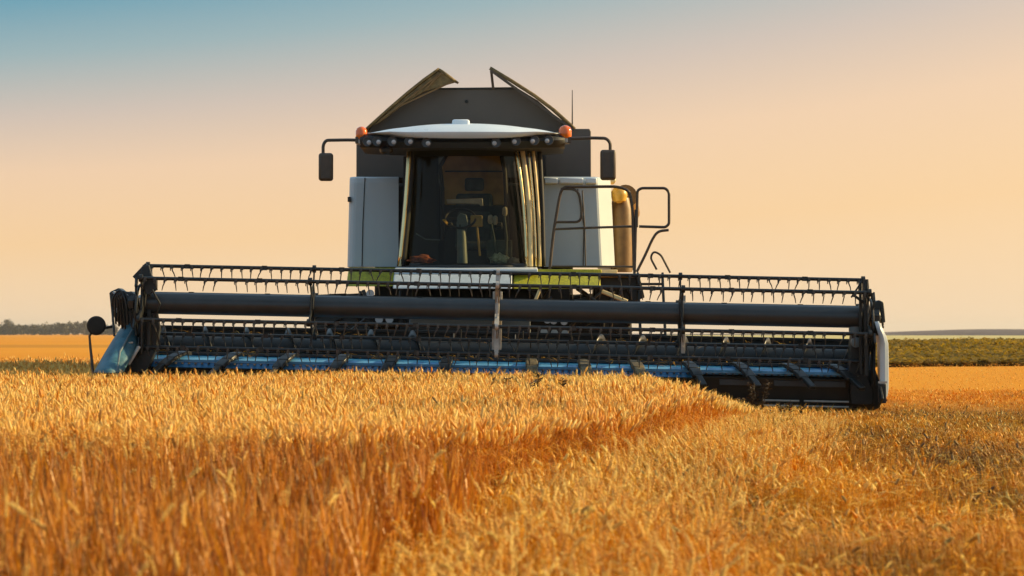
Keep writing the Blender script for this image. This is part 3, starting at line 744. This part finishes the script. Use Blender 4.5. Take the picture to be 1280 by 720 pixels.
def leaf_mat(name, c0, c1, trans=.35, rough=.6, headc=None, shade_attr=True):
    m, nt, N, L = new_mat(name)
    out = N.new('ShaderNodeOutputMaterial')
    at = N.new('ShaderNodeAttribute'); at.attribute_name = 'tone'
    sep = N.new('ShaderNodeSeparateColor'); L.new(at.outputs['Color'], sep.inputs[0])
    mx = N.new('ShaderNodeMix'); mx.data_type = 'RGBA'; L.new(sep.outputs[0], mx.inputs['Factor'])
    mx.inputs['A'].default_value = (*c0, 1); mx.inputs['B'].default_value = (*c1, 1); col = mx.outputs['Result']
    if headc:
        m2 = N.new('ShaderNodeMix'); m2.data_type = 'RGBA'; L.new(sep.outputs[0], m2.inputs['Factor'])
        m2.inputs['A'].default_value = (*headc[0], 1); m2.inputs['B'].default_value = (*headc[1], 1)
        m3 = N.new('ShaderNodeMix'); m3.data_type = 'RGBA'; L.new(sep.outputs[1], m3.inputs['Factor']); L.new(col, m3.inputs['A']); L.new(m2.outputs['Result'], m3.inputs['B'])
        m4 = N.new('ShaderNodeMix'); m4.data_type = 'RGBA'; L.new(sep.outputs[2], m4.inputs['Factor']); L.new(m3.outputs['Result'], m4.inputs['A']); m4.inputs['B'].default_value = (.16, .075, .022, 1)
        col = m4.outputs['Result']
    d = N.new('ShaderNodeBsdfDiffuse'); t = N.new('ShaderNodeBsdfTranslucent'); gl = N.new('ShaderNodeBsdfGlossy'); gl.inputs['Roughness'].default_value = .45
    L.new(col, d.inputs[0]); L.new(col, t.inputs[0]); gl.inputs[0].default_value = (.9, .85, .75, 1)
    a = N.new('ShaderNodeMixShader'); a.inputs[0].default_value = trans; L.new(d.outputs[0], a.inputs[1]); L.new(t.outputs[0], a.inputs[2])
    b = N.new('ShaderNodeMixShader'); b.inputs[0].default_value = .05; L.new(a.outputs[0], b.inputs[1]); L.new(gl.outputs[0], b.inputs[2])
    L.new(b.outputs[0], out.inputs[0]); return m

def np_mesh(name, V, Tt, A, m):
    me = bpy.data.meshes.new(name)
    me.vertices.add(len(V)); me.vertices.foreach_set('co', V.astype(np.float32).ravel())
    me.loops.add(Tt.size); me.loops.foreach_set('vertex_index', Tt.astype(np.int32).ravel())
    me.polygons.add(len(Tt)); me.polygons.foreach_set('loop_start', np.arange(0, Tt.size, 3, dtype=np.int32))
    at = me.attributes.new('tone', 'FLOAT_COLOR', 'POINT')
    at.data.foreach_set('color', np.column_stack([A, np.ones(len(A))]).astype(np.float32).ravel())
    me.update(); me.validate()
    me.materials.append(m); o = bpy.data.objects.new(name, me); C.objects.link(o); return o

class Proto:
    def __init__(s): s.v = []; s.t = []; s.a = []
    def add(s, vs, ts, part):
        b = len(s.v); s.v += [tuple(q) for q in vs]; s.t += [tuple(i+b for i in q) for q in ts]; s.a += [part]*len(vs)
    def ribbon(s, pts, ws, part, side):
        side = Vector(side).normalized(); vs = []; ts = []
        for p, w in zip(pts, ws): vs += [p - side*w/2, p + side*w/2]
        for i in range(len(pts)-1): a = 2*i; ts += [(a,a+1,a+2),(a+1,a+3,a+2)]
        s.add(vs, ts, part)
    def prism3(s, pts, rs, part):
        vs = []; ts = []
        for p, r in zip(pts, rs): vs += [p + Vector((math.cos(a)*r, math.sin(a)*r, 0)) for a in (0, 2.09, 4.19)]
        for i in range(len(pts)-1):
            for j in range(3):
                a, b = 3*i+j, 3*i+(j+1)%3; ts += [(a,b,a+3),(b,b+3,a+3)]
        s.add(vs, ts, part)
    def octa(s, p, d, l, w, part):
        d = Vector(d).normalized(); u = d.cross(Vector((.3,.9,.1))).normalized(); v = d.cross(u)
        vs = [p, p+d*l*.45+u*w, p+d*l*.45+v*w, p+d*l*.45-u*w, p+d*l*.45-v*w, p+d*l]
        s.add(vs, [(0,2,1),(0,3,2),(0,4,3),(0,1,4),(5,1,2),(5,2,3),(5,3,4),(5,4,1)], part)
    def arr(s): return np.array(s.v), np.array(s.t), np.array(s.a)
def wheat(lod, r, H=1.0, headlen=.085, nleaf=2, awn=True, thick=1.0):
    p = Proto(); az = r.uniform(0, 6.28); lean = r.uniform(.02, .16); d = Vector((math.cos(az), math.sin(az), 0))
    n = 4 if lod == 0 else 3
    pts = [Vector((0,0,0)) + d*lean*H*(i/n)**2 + Vector((0,0,H*(i/n))) for i in range(n+1)]
    rs = [.0024*thick*(1.0 - .3*i/n) for i in range(n+1)]
    p.prism3(pts, rs, 0.)
    top = pts[-1]; droop = r.choice([.1, .25, .5, .9]); hd = (Vector((0,0,1)) + d*droop).normalized()
    if lod == 0:
        for k in range(9):
            c = top + hd*headlen*(k/9) - Vector((0,0,1))*0; q = c - Vector((0,0,.002*k*droop))
            ang = k*math.pi + r.uniform(-.4,.4) + az; out = Vector((math.cos(ang), math.sin(ang), 0))
            p.octa(q, hd*1.3 + out*.55, .019, .0048*thick, 1.)
            if awn and k % 2 == 0: 
                e = hd + out*.28 + Vector((r.uniform(-.12,.12), r.uniform(-.12,.12), 0)); s_ = out.cross(hd)
                p.ribbon([q+hd*.012, q+hd*.012+e*.055], [.0016, .0004], .9, s_)
    else:
        # jagged spindle
        k = 5 if lod == 1 else 3; ring = 4 if lod == 1 else 3
        vs = []; ts = []; u = hd.cross(Vector((.2,.9,.1))).normalized(); v = hd.cross(u)
        for i in range(k):
            f = i/(k-1); w = (.003 + .0065*math.sin(math.pi*min(1, f*.85+.12)))*thick*(1.25 if i % 2 else .85)
            for j in range(ring):
                a = j*6.283/ring + i*.7; vs.append(top + hd*headlen*f + u*math.cos(a)*w + v*math.sin(a)*w)
        for i in range(k-1):
            for j in range(ring):
                a, b = i*ring+j, i*ring+(j+1)%ring; ts += [(a,b,a+ring),(b,b+ring,a+ring)]
        p.add(vs, ts, 1.)
        if awn:
            for q in range(3 if lod == 1 else 2):
                a = r.uniform(0,6.28); e = hd + (u*math.cos(a)+v*math.sin(a))*.35
                p.ribbon([top+hd*headlen*.4, top+hd*headlen*.5+e*.06], [.0028*thick, .0006], .9, u*math.sin(a)-v*math.cos(a))
    for q in range(nleaf):
        h = r.uniform(.25, .8)*H; a = r.uniform(0, 6.28); o = Vector((math.cos(a), math.sin(a), 0)); L_ = r.uniform(.08,.2)
        b0 = Vector((0,0,h)) + d*lean*H*(h/H)**2
        pp = [b0, b0+o*L_*.4+Vector((0,0,L_*.45)), b0+o*L_*.85+Vector((0,0,L_*.25)), b0+o*L_*1.05-Vector((0,0,L_*.25))]
        if lod > 0: pp = [pp[0], pp[1]*.6+pp[2]*.4, pp[3]]
        ws = [.006, .009, .007, .001] if lod == 0 else [.007*thick, .009*thick, .001]
        p.ribbon(pp, ws, .25, o.cross(Vector((0,0,1))) + Vector((0,0,r.uniform(-.5,.5))))
    return p.arr()
def pnoise(x, y, s, seed=0):
    r = np.random.default_rng(seed); v = 0
    for k in range(6):
        a = r.uniform(0, 6.28); f = s*r.uniform(.6, 1.8); v = v + np.sin((x*np.cos(a)+y*np.sin(a))*f + r.uniform(0,6.28))
    return v/3.2
def scatter(protos, pos, hgt, tone, dark, name, m, wind=.06, lodge=0.):
    """pos (N,2); every stalk its own turn, height, lean"""
    N = len(pos); pick = rng.integers(0, len(protos), N); Vs = []; Ts = []; As = []; off = 0
    for k, (v, t, a) in enumerate(protos):
        idx = np.where(pick == k)[0]; n = len(idx)
        if n == 0: continue
        th = rng.uniform(0, 2*np.pi, n); c, s = np.cos(th)[:,None], np.sin(th)[:,None]
        sc = hgt[idx][:,None]; sw = (hgt[idx]**.0)[:,None]
        zz = v[None,:,2]*sc
        hx = v[None,:,0]; hy = v[None,:,1]
        # keep the head's size: scale only the stalk height
        ztop = 1.0; over = np.maximum(v[None,:,2]-ztop, 0); zz = np.minimum(v[None,:,2], ztop)*sc + over
        x = hx*c - hy*s; y = hx*s + hy*c
        px_, py_ = pos[idx,0], pos[idx,1]
        lx = (rng.normal(-wind, .05 + lodge*.25, n) + lodge*pnoise(px_, py_, 1.7, 41))[:,None]; ly = (rng.normal(0, .05 + lodge*.25, n) + lodge*pnoise(px_, py_, 1.7, 42))[:,None]
        f = np.minimum(v[None,:,2], 1.3)**1.6
        x = x + lx*f*sc; y = y + ly*f*sc
        W = np.stack([x + pos[idx,0][:,None], y + pos[idx,1][:,None], zz], -1).reshape(-1,3)
        Vs.append(W); Ts.append((t[None] + (np.arange(n)*len(v))[:,None,None]).reshape(-1,3) + off); off += n*len(v)
        A = np.zeros((n, len(v), 3)); A[:,:,0] = tone[idx][:,None]; A[:,:,1] = a[None]; A[:,:,2] = dark[idx][:,None]
        As.append(A.reshape(-1,3))
    return tag(np_mesh(name, np.concatenate(Vs), np.concatenate(Ts), np.clip(np.concatenate(As),0,1), m), kind='stuff')
wheat_m = leaf_mat('ripe_wheat', (.56, .18, .003), (.88, .38, .009), .42, headc=((.82,.35,.010),(.98,.73,.22)))
short_m = leaf_mat('short_straw', (.70, .28, .004), (.95, .50, .018), .42, headc=((.88,.38,.008),(.99,.72,.17)))

# edge of the standing crop, in plan: x as px at the given depth
def tall_mask(x, y):
    w = pnoise(x, y, 2.2, 4)*.16
    px = 640 + x*F/y
    # front edge: depth where the tall crop starts, as function of x
    xe = np.array([-6., -2.2, -1.0, 0., .7, 1.3, 1.75, 2.2, 2.8])
    ye = np.array([8.6, 9.2, 10.2, 11.8, 13.8, 16.6, 19.0, 21.0, 23.2])
    return (y > np.interp(x, xe, ye) + w*2.2) & (x < 2.85 + w*2)
def sample(y0, y1, dens, margin=1.22, half=.2379):
    n = int(dens*half*margin*(y1*y1-y0*y0))
    y = np.sqrt(rng.uniform(y0*y0, y1*y1, n)); x = rng.uniform(-1, 1, n)*half*margin*y
    return x, y
pr = [[wheat(l, random.Random(50+i), 1.0, random.Random(i).uniform(.055,.08), 2 if l < 2 else 1, True, th) for i in range(10)] for l, th in ((0,1.0),(1,.95),(2,1.15))]
def fine(lod, r):
    p = Proto()
    for q in range(2 if lod < 2 else 2):
        az = r.uniform(0,6.28); d = Vector((math.cos(az), math.sin(az), 0)); sp = r.uniform(.0,.10); o0 = Vector((r.uniform(-.02,.02), r.uniform(-.02,.02), 0)); H = r.uniform(.75, 1.0)
        w = .0016*(1, 1.3, 1.9)[lod]
        pts = [o0 + d*sp*.12*t*t + Vector((0,0,t*H)) for t in (0,.5,1)]
        p.prism3(pts, [w, w*.9, w*.7], 0.)
        hl = r.uniform(.018,.036); hd = Vector((0,0,1)) + d*r.uniform(.2,1.3); w2 = (.0042, .0044, .0058)[lod]
        if r.random() < .75:
            p.octa(pts[-1], hd, hl, w2, 1.)
            if lod < 2: p.octa(pts[-1]-d*.006+hd.normalized()*.004, hd-d*.6, hl*.7, w2*.8, .8)
    for q in range(4):
        h = r.uniform(.05,.7); a = r.uniform(0,6.28); o = Vector((math.cos(a), math.sin(a), 0)); L_ = r.uniform(.05,.13)
        b0 = Vector((r.uniform(-.02,.02), r.uniform(-.02,.02), h)); w3 = (.0035, .0042, .006)[lod]
        p.ribbon([b0, b0+o*L_*.35+Vector((0,0,L_*.6)), b0+o*L_*.8+Vector((0,0,L_*.55))], [w3, w3*.9, .0006], r.uniform(0,.6), o.cross(Vector((0,0,1)))+Vector((0,0,r.uniform(-.5,.5))))
    return p.arr()
prs = [[fine(l, random.Random(90+i+20*l)) for i in range(12)] for l in (0,1,2)]
prs = [q + [wheat(min(l,2), random.Random(390+i), 1.0, .05, 2, True, 1.0)] for l, q in enumerate(prs) for i in range(1)]
def bare(r):
    p = Proto(); az = r.uniform(0, 6.28); d = Vector((math.cos(az), math.sin(az), 0)); lean = r.uniform(.0, .12)
    p.prism3([d*lean*t*t + Vector((0,0,t)) for t in (0,.35,.7,1.0,1.06)], [.0042,.0038,.0034,.0026,.0010], r.uniform(0, .5))
    for q in range(3):
        h = r.uniform(.1,.6); a = r.uniform(0,6.28); o = Vector((math.cos(a), math.sin(a), 0)); L_ = r.uniform(.25,.55)
        b0 = Vector((0,0,h))
        p.ribbon([b0, b0+o*.02+Vector((0,0,L_*.5)), b0+o*.055+Vector((0,0,L_*.92))], [.007,.008,.001], r.uniform(0,.6), o.cross(Vector((0,0,1))))
    return p.arr()
prw = [bare(random.Random(290+i)) for i in range(12)]
def blocked(x, y):  # under the machine nothing stands
    return ((x > BX0-.05) & (x < BX1+.1) & (y > 24.75) & (y < 36))
for l, y0, y1, dens in ((0, 8.2, 10.5, 480), (1, 10.5, 17, 560), (2, 17, 24.75, 480), (2, 24.75, 38, 300)):
    x, y = sample(y0, y1, dens)
    k = tall_mask(x, y) & ~blocked(x, y)
    if y0 > 24: k &= x < -4.3
    x, y = x[k], y[k]
    h = .395 + .028*pnoise(x, y, .8, 1) + rng.normal(0, .028, len(x)) + .0*x
    h += np.where(rng.random(len(x)) < .04, .06, 0)
    h *= 1 - .85*np.clip((x-1.5)/1.2, 0, 1)**.85
    tone = np.clip(.55 + .25*pnoise(x, y, .5, 2) + rng.normal(0, .33, len(x)), 0, 1)
    pd = pnoise(x*.5, y*1.2, 1.6, 9)
    dark = np.clip((pd-.75)*1.6, 0, .6)*rng.random(len(x)) + (rng.random(len(x)) < .06)*.45
    scatter(pr[l], np.column_stack([x, y]), h, tone, dark, 'wheat_crop', wheat_m, lodge=.06)
for l, y0, y1, dens in ((0, 5.2, 9.5, 620), (1, 9.5, 16, 640), (2, 16, 25, 480), (2, 25, 36, 150)):
    x, y = sample(y0, y1, dens)
    k = ~tall_mask(x, y)
    k &= ~((x > BX0-.05) & (x < BX1+.1) & (y > 25.6) & (y < 36) & (x < 3.0))
    if y0 >= 25: k &= x > 2.5
    x, y = x[k], y[k]
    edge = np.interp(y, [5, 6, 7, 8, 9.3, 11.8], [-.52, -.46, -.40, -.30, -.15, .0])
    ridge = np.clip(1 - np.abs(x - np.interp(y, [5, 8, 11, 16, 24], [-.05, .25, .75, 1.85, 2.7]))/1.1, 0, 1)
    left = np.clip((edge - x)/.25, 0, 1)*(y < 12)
    keep = rng.random(len(x)) > .85*left
    x, y, ridge, left = x[keep], y[keep], ridge[keep], left[keep]
    patch = np.zeros(len(x))
    for cx_, cy_, rx_, ry_ in ((1.05, 11.2, .35, 1.3), (3.1, 15, .9, 1.9), (2.9, 18.5, .9, 2.2), (1.38, 7.9, .3, .6), (.95, 9.3, .22, .7), (5.0, 24, 1.6, 3), (2.6, 11.5, .35, .9), (.3, 14.2, .3, 1.0), (4.6, 20, .7, 1.6)):
        patch = np.maximum(patch, np.exp(-((x-cx_)/rx_)**2 - ((y-cy_)/ry_)**2 + .25*pnoise(x, y, 4, 61)))
    patch = np.clip(patch, 0, 1)
    gap = pnoise(x, y, 3.1, 51) + .6*pnoise(x, y, 8, 52)
    keep = rng.random(len(x)) > np.clip(gap*.55 - .1, 0, .75)*(1-.7*ridge)
    x, y, ridge, left, patch = x[keep], y[keep], ridge[keep], left[keep], patch[keep]
    h = .13 - .05*patch + .045*pnoise(x, y, 1.3, 5) + .03*pnoise(x, y, 4.0, 15) + .10*ridge + rng.normal(0, .03, len(x))
    h = np.clip(h, .05, .5)
    tallr = (rng.random(len(x)) < .05); h = h + tallr*rng.uniform(.04, .11, len(x))
    h *= np.clip(1 - (y-15)/9*.55, .2, 1); h = np.maximum(h, .02)
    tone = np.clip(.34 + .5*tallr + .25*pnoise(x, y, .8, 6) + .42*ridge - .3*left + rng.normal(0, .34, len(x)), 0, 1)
    pd = pnoise(x, y*.9, 1.9, 12) + .5*pnoise(x, y, 5, 13)
    dark = np.clip(np.clip((pd-.75)*.9, 0, .5) + .95*patch, 0, 1)*rng.random(len(x))**.6 + (rng.random(len(x)) < .05)*.5
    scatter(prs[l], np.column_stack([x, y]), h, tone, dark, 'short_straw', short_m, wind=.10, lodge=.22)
x, y = sample(5.2, 21, 150); rx = np.interp(y, [5, 8, 11, 16, 21], [-.1, .2, .75, 1.75, 2.5])
k = (np.abs(x - rx - .1) < .42 + .2*rng.random(len(x))) & (rng.random(len(x)) < .8); x, y = x[k], y[k]
scatter(pr[0][:6], np.column_stack([x, y]), np.clip(.22 + rng.normal(0,.04,len(x)), .1, .4)*np.clip(1-(y-13)/14, .4, 1), np.clip(rng.normal(.75,.3,len(x)),0,1), np.zeros(len(x)), 'wheat_crop', wheat_m, lodge=.15)
# tall thin stalks at the near left, thinly eared
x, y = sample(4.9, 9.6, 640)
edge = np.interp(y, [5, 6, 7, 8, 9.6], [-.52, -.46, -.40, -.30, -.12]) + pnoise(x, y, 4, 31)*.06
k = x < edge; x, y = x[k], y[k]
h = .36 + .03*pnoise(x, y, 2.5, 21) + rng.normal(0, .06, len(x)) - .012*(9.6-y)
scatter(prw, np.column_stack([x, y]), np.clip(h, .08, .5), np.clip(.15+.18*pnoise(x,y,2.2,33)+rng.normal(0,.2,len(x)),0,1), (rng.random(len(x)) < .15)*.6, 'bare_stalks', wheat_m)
k = rng.random(len(x)) < .05
scatter(pr[0], np.column_stack([x, y])[k], h[k]+.03, np.clip(rng.normal(.7,.3,k.sum()),0,1), np.zeros(k.sum()), 'wheat_crop', wheat_m)
# stubble further back on both sides, sparse
x, y = sample(34, 75, 7, 1.1)
k = ((x > 4) | (x < -4.4)) & (y < np.where(x > 0, 64, 75)); x, y = x[k], y[k]
h = np.clip(.05 + rng.normal(0, .02, len(x)), .02, .3)
far_p = [wheat(2, random.Random(190+i), 1.0, .03, 2, False, .8) for i in range(6)]
scatter(far_p, np.column_stack([x, y]), h, np.clip(rng.normal(.5,.25,len(x)),0,1), (rng.random(len(x)) < .1)*.4, 'stubble', short_m)

# green-brown crop on the right
def bush_proto(r, H):
    p = Proto(); 
    p.ribbon([Vector((0,0,0)), Vector((0,0,.8))], [.03,.02], 0., (1,0,0))
    for k in range(11):
        h = r.uniform(.25, .95); a = r.uniform(0, 6.28); o = Vector((math.cos(a), math.sin(a), 0)); L_ = r.uniform(.16,.32)
        p.ribbon([Vector((0,0,h)), Vector((0,0,h+.1))+o*L_*.6, Vector((0,0,h+r.uniform(-.1,.12)))+o*L_], [.04,.10,.02], 0., o.cross(Vector((0,0,1)))+Vector((0,0,r.uniform(-.6,.6))))
    return p.arr()
green_m = leaf_mat('olive_crop_leaf', (.27, .16, .010), (.52, .31, .018), .5, headc=((.1,.1,.02),(.3,.25,.05)))
n = 26000; y = 63.5 + 47*rng.random(n)**1.6; x = .163*y + rng.random(n)*(y*.2); y = y + 1.1*pnoise(x, x*0, 1.3, 71) + rng.normal(0, .5, n)
bp_ = [bush_proto(random.Random(i), 1) for i in range(8)]
scatter(bp_, np.column_stack([x, y]), np.clip(.54 + .05*pnoise(x,y,.5,3) + rng.normal(0,.05,n), .3, .8)*np.clip((y-62)/13, .3, 1), np.clip(.4+.4*pnoise(x,y,.9,8)+rng.normal(0,.3,n),0,1), np.zeros(n), 'olive_crop', green_m, wind=0)

# ---- far wood on the left: crowns of leaf clumps, and two taller trees
tree_m = leaf_mat('far_foliage', (.022, .026, .012), (.06, .055, .025), .2)
bark_m = mat('bark', (.09, .07, .05), .9, scale=1)
def crown_tris(c, rx, rz, n, r, size):
    # leaf clumps through an uneven volume made of several lobes
    lobes = [(r.normal(0,.42,3)*np.array([rx,rx,rz]), r.uniform(.45,.8)) for _ in range(7)]
    V = []
    for _ in range(n):
        lc, lr = lobes[r.integers(len(lobes))]; d = r.normal(0,1,3); d /= np.linalg.norm(d)
        p = np.array(c) + lc + d*r.random()**.4*lr*np.array([rx,rx,rz])
        q = r.normal(0, size, (3,3)); V.append(p + q)
    return np.array(V).reshape(-1,3)
r_ = np.random.default_rng(5); VV = []; 
for k in range(90):
    px = -62 + 205*(k + r_.uniform(-.3,.3))/90; Y = 1400 + r_.uniform(-15, 60); top = 402.5 + r_.uniform(-1, 2.5) + (1.5 if px < 30 else 0)
    hh = Z(top, Y); rz = hh*.5
    VV.append(crown_tris((X(px,Y), Y, hh*.45), r_.uniform(2.4,3.8), rz*.72, 420, r_, .5))
V = np.concatenate(VV); nT = len(V)//3
tn = np.repeat(r_.random(nT), 3); A = np.column_stack([tn, tn*0, tn*0])
tag(np_mesh('distant_wood', V, np.arange(len(V)).reshape(-1,3), A, tree_m), kind='stuff')
def tree(px, top, Y, w, label):
    t = bpy.data.objects.new('tree', None); C.objects.link(t); t.location = (X(px,Y), Y, 0)
    tag(t, label, 'tree', 'taller trees of the far wood')
    h = Z(top, Y)
    mb = MB().tube([(0,0,0), (.1,0,h*.4), (-.1,.1,h*.75)], [.35,.25,.1], 8)
    for k in range(5):
        a = k*1.3; mb.tube([(0,0,h*(.3+.08*k)), (math.cos(a)*w*.6, math.sin(a)*w*.6, h*(.5+.08*k))], [.12,.04], 6)
    mb.build('trunk', bark_m, t)
    V = crown_tris((0,0,h*.62), w, h*.30, 800, r_, .36); nT = len(V)//3; tn = np.repeat(r_.random(nT), 3)
    o = np_mesh('crown', V, np.arange(len(V)).reshape(-1,3), np.column_stack([tn, tn*0, tn*0]), tree_m); o.parent = t
tree(11, 398.5, 1385, 3.2, 'rounded taller tree of the dark wood at the far left horizon')
tree(105, 399, 1385, 1.9, 'slim taller tree rising from the wood beside the dark marker disc')
tree(80, 401.5, 1385, 3.0, 'broad flat-topped tree in the middle of the far left wood')

p_ = Proto(); r0 = random.Random(77)
for k in range(420):
    x = r0.uniform(BX0+.1, BX1-.1); y = r0.choice([r0.uniform(25.0,25.45), r0.uniform(25.45,25.55), r0.uniform(25.8,26.2)])
    z = .60 + (y-25.05)*.16 + r0.uniform(0,.03) if y < 25.7 else .86 + r0.uniform(-.03,.05)
    a = r0.uniform(0,6.28); e = Vector((math.cos(a), math.sin(a)*.5, r0.uniform(-.3,.35)))*r0.uniform(.05,.16); c = roll((x, y, z))
    p_.ribbon([c, c+e*.5+Vector((0,0,.012)), c+e], [.005,.006,.003], .4, e.cross(Vector((0,0,1))) + Vector((0,0,.02)))
v_, t_, a_ = p_.arr(); tn = rng.random(len(v_))
tag(np_mesh('loose_straw', v_, t_, np.column_stack([tn, a_, tn*0]), short_m), kind='stuff')

p_ = Proto()
for k in range(2600):
    y = math.sqrt(r0.uniform(30, 24.5**2)); x = r0.uniform(.1, .29)*y
    z = r0.uniform(.05, .17)*max(.25, 1-(y-15)/9*.55); a = r0.uniform(0,6.28); e = Vector((math.cos(a), math.sin(a), r0.uniform(-.25,.35)))*r0.uniform(.04,.15)
    c = Vector((x, y, z)); p_.ribbon([c, c+e*.5+Vector((0,0,.01)), c+e], [.005,.006,.003], 1., e.cross(Vector((0,0,1))) + Vector((0,0,.03)))
v_, t_, a_ = p_.arr(); tn = np.repeat(rng.random(len(v_)//6+1), 6)[:len(v_)]
tag(np_mesh('loose_straw', v_, t_, np.column_stack([tn, a_, tn*0]), short_m), kind='stuff')

# ---- weeds standing in the crop
weed_m = leaf_mat('weed_leaf', (.03, .022, .016), (.10, .065, .04), .12)
def weed(px, Y, h, w, label, n=60, seed=1):
    r = random.Random(seed); p = Proto()
    stems = []
    for k in range(7):
        a = r.uniform(0,6.28); o = Vector((math.cos(a), math.sin(a), 0)); t = o*w*r.uniform(.2,1) + Vector((0,0,h*r.uniform(.65,1.0)))
        p.prism3([Vector((0,0,0)), t*.5 + Vector((0,0,.02)), t], [.006,.005,.003], .3); stems.append(t)
    for k in range(n):
        t = r.choice(stems); b = t*r.uniform(.35,1.02); a = r.uniform(0,6.28); o = Vector((math.cos(a), math.sin(a), r.uniform(-.3,.6))); L_ = r.uniform(.03,.07)
        p.ribbon([b, b+o*L_*.6, b+o*L_], [.008,.028,.004], .2, o.cross(Vector((.1,.2,1))))
    for t in stems:
        for q in range(5): p.octa(t + Vector((r.gauss(0,.012), r.gauss(0,.012), r.gauss(0,.012))), (r.gauss(0,1), r.gauss(0,1), 1), .018, .006, 1.)
    v, t, a = p.arr(); tn = rng.random(len(v)); 
    o = np_mesh('weed', v, t, np.column_stack([np.clip(a*.6+tn*.4,0,1), tn*0, tn*0]), weed_m); o.location = (X(px,Y), Y, 0)
    tag(o, label, 'weed', 'dark weeds standing in the crop')
weed(660, 19.3, .60, .24, 'dark bushy weed among the wheat heads just below the middle of the header', 700, 3)
weed(686, 19.0, .58, .17, 'dark weed among the wheat heads, on the right of its neighbouring weed', 450, 4)
weed(947, 22.6, .44, .16, 'tall weed with seed heads against the bare right belly of the header', 240, 5)
weed(925, 22.0, .30, .2, 'low spreading weed at the left foot of the tall seeding weed', 200, 6)
weed(985, 21.6, .24, .25, 'low dark weed nearest the right corner of the header', 240, 7)

# ================================================================== LIGHT, SKY, CAMERA
SUN_EL = 22.0; SUN_AZ_Y = .2       # sun on the viewer's right, a little behind the machine
sd = Vector((1, SUN_AZ_Y, 0)).normalized()*math.cos(R(SUN_EL)) + Vector((0,0,math.sin(R(SUN_EL))))
sun = bpy.data.lights.new('sun', 'SUN'); sun.energy = 5.0; sun.angle = R(.53); sun.color = (1, .765, .39)
so = bpy.data.objects.new('sun', sun); C.objects.link(so); so.rotation_euler = sd.to_track_quat('Z', 'Y').to_euler(); so.location = (20, 20, 20)

w = bpy.data.worlds.new('World'); bpy.context.scene.world = w; w.use_nodes = True
nt = w.node_tree; N = nt.nodes; L = nt.links; N.clear()
out = N.new('ShaderNodeOutputWorld')
sky = N.new('ShaderNodeTexSky'); sky.sky_type = 'NISHITA'; sky.sun_disc = False; sky.sun_elevation = R(SUN_EL)
sky.sun_rotation = math.atan2(sd.x, sd.y); sky.dust_density = 3.0; sky.air_density = 1.2
bg1 = N.new('ShaderNodeBackground'); bg1.inputs[1].default_value = .015; L.new(sky.outputs[0], bg1.inputs[0])
tc = N.new('ShaderNodeTexCoord'); sp = N.new('ShaderNodeSeparateXYZ'); L.new(tc.outputs['Generated'], sp.inputs[0])
def mth(op, a, b=None, clamp=False):
    n = N.new('ShaderNodeMath'); n.operation = op; n.use_clamp = clamp
    for i, q in enumerate((a, b)):
        if q is None: continue
        if isinstance(q, (int, float)): n.inputs[i].default_value = q
        else: L.new(q, n.inputs[i])
    return n.outputs[0]
zc = mth('MAXIMUM', sp.outputs[2], 0)
# golden haze layer, thickest low and towards the sun; its thinning upward and away from the sun lets the blue through
tilt = mth('SUBTRACT', 1.0, mth('MULTIPLY', sp.outputs[0], 1.35))
fz = mth('MULTIPLY', mth('POWER', mth('DIVIDE', zc, .155), 1.35), mth('MAXIMUM', tilt, .15))
fz = mth('MULTIPLY', fz, .77)
fz = mth('ADD', fz, mth('MULTIPLY', mth('MAXIMUM', mth('SUBTRACT', mth('MULTIPLY', sp.outputs[1], -1.0), .1), 0), 1.1))  # unseen sky behind the camera pushed to paler blue as added fill
fz = mth('MINIMUM', fz, 1.8); fz = mth('DIVIDE', fz, 1.8)
cr = N.new('ShaderNodeValToRGB'); L.new(fz, cr.inputs[0])
def lin(c): return tuple((q/255/12.92) if q/255 <= .04045 else ((q/255+.055)/1.055)**2.4 for q in c) + (1,)
stops = [(0, (250,219,180)), (.09, (249,208,158)), (.2, (240,204,169)), (.3, (207,189,176)), (.42, (150,173,178)), (.56, (76,148,173)), (.75, (104,152,180)), (1., (158,186,208))]
el = cr.color_ramp.elements
el[0].position = 0; el[0].color = lin(stops[0][1]); el[1].position = 1; el[1].color = lin(stops[-1][1])
for p_, c_ in stops[1:-1]: e = el.new(p_); e.color = lin(c_)
bg2 = N.new('ShaderNodeBackground'); L.new(cr.outputs[0], bg2.inputs[0]); bg2.inputs[1].default_value = .72
add = N.new('ShaderNodeAddShader'); L.new(bg1.outputs[0], add.inputs[0]); L.new(bg2.outputs[0], add.inputs[1]); L.new(add.outputs[0], out.inputs[0])

# faint summer haze in one closed box round the whole scene
hm = bpy.data.materials.new('haze'); hm.use_nodes = True; hn = hm.node_tree; hn.nodes.clear()
ho = hn.nodes.new('ShaderNodeOutputMaterial'); hv = hn.nodes.new('ShaderNodeVolumePrincipled'); hn.links.new(hv.outputs[0], ho.inputs['Volume'])
hv.inputs['Color'].default_value = (.95, .9, .85, 1); hv.inputs['Density'].default_value = .00013; hv.inputs['Anisotropy'].default_value = .2
tag(MB().box(-4100, 4100, -70, 7100, -1.5, 30).build('haze', hm, smooth=0), kind='stuff')

cam = bpy.data.cameras.new('camera'); co = bpy.data.objects.new('camera', cam); C.objects.link(co)
cam.sensor_width = 36; cam.lens = F/1280*36; cam.clip_end = 12000; cam.clip_start = .1
co.location = (0, 0, CH); co.rotation_euler = (R(90) + math.atan(57/F), 0, 0)
cam.dof.use_dof = True; cam.dof.focus_distance = 25.0; cam.dof.aperture_fstop = 5.0
sc = bpy.context.scene; sc.camera = co
sc.view_settings.view_transform = 'Standard'; sc.view_settings.look = 'None'; sc.view_settings.exposure = .4; sc.view_settings.gamma = 1
sc.cycles.caustics_reflective = False; sc.cycles.caustics_refractive = False; sc.cycles.max_bounces = 8; sc.cycles.transparent_max_bounces = 12
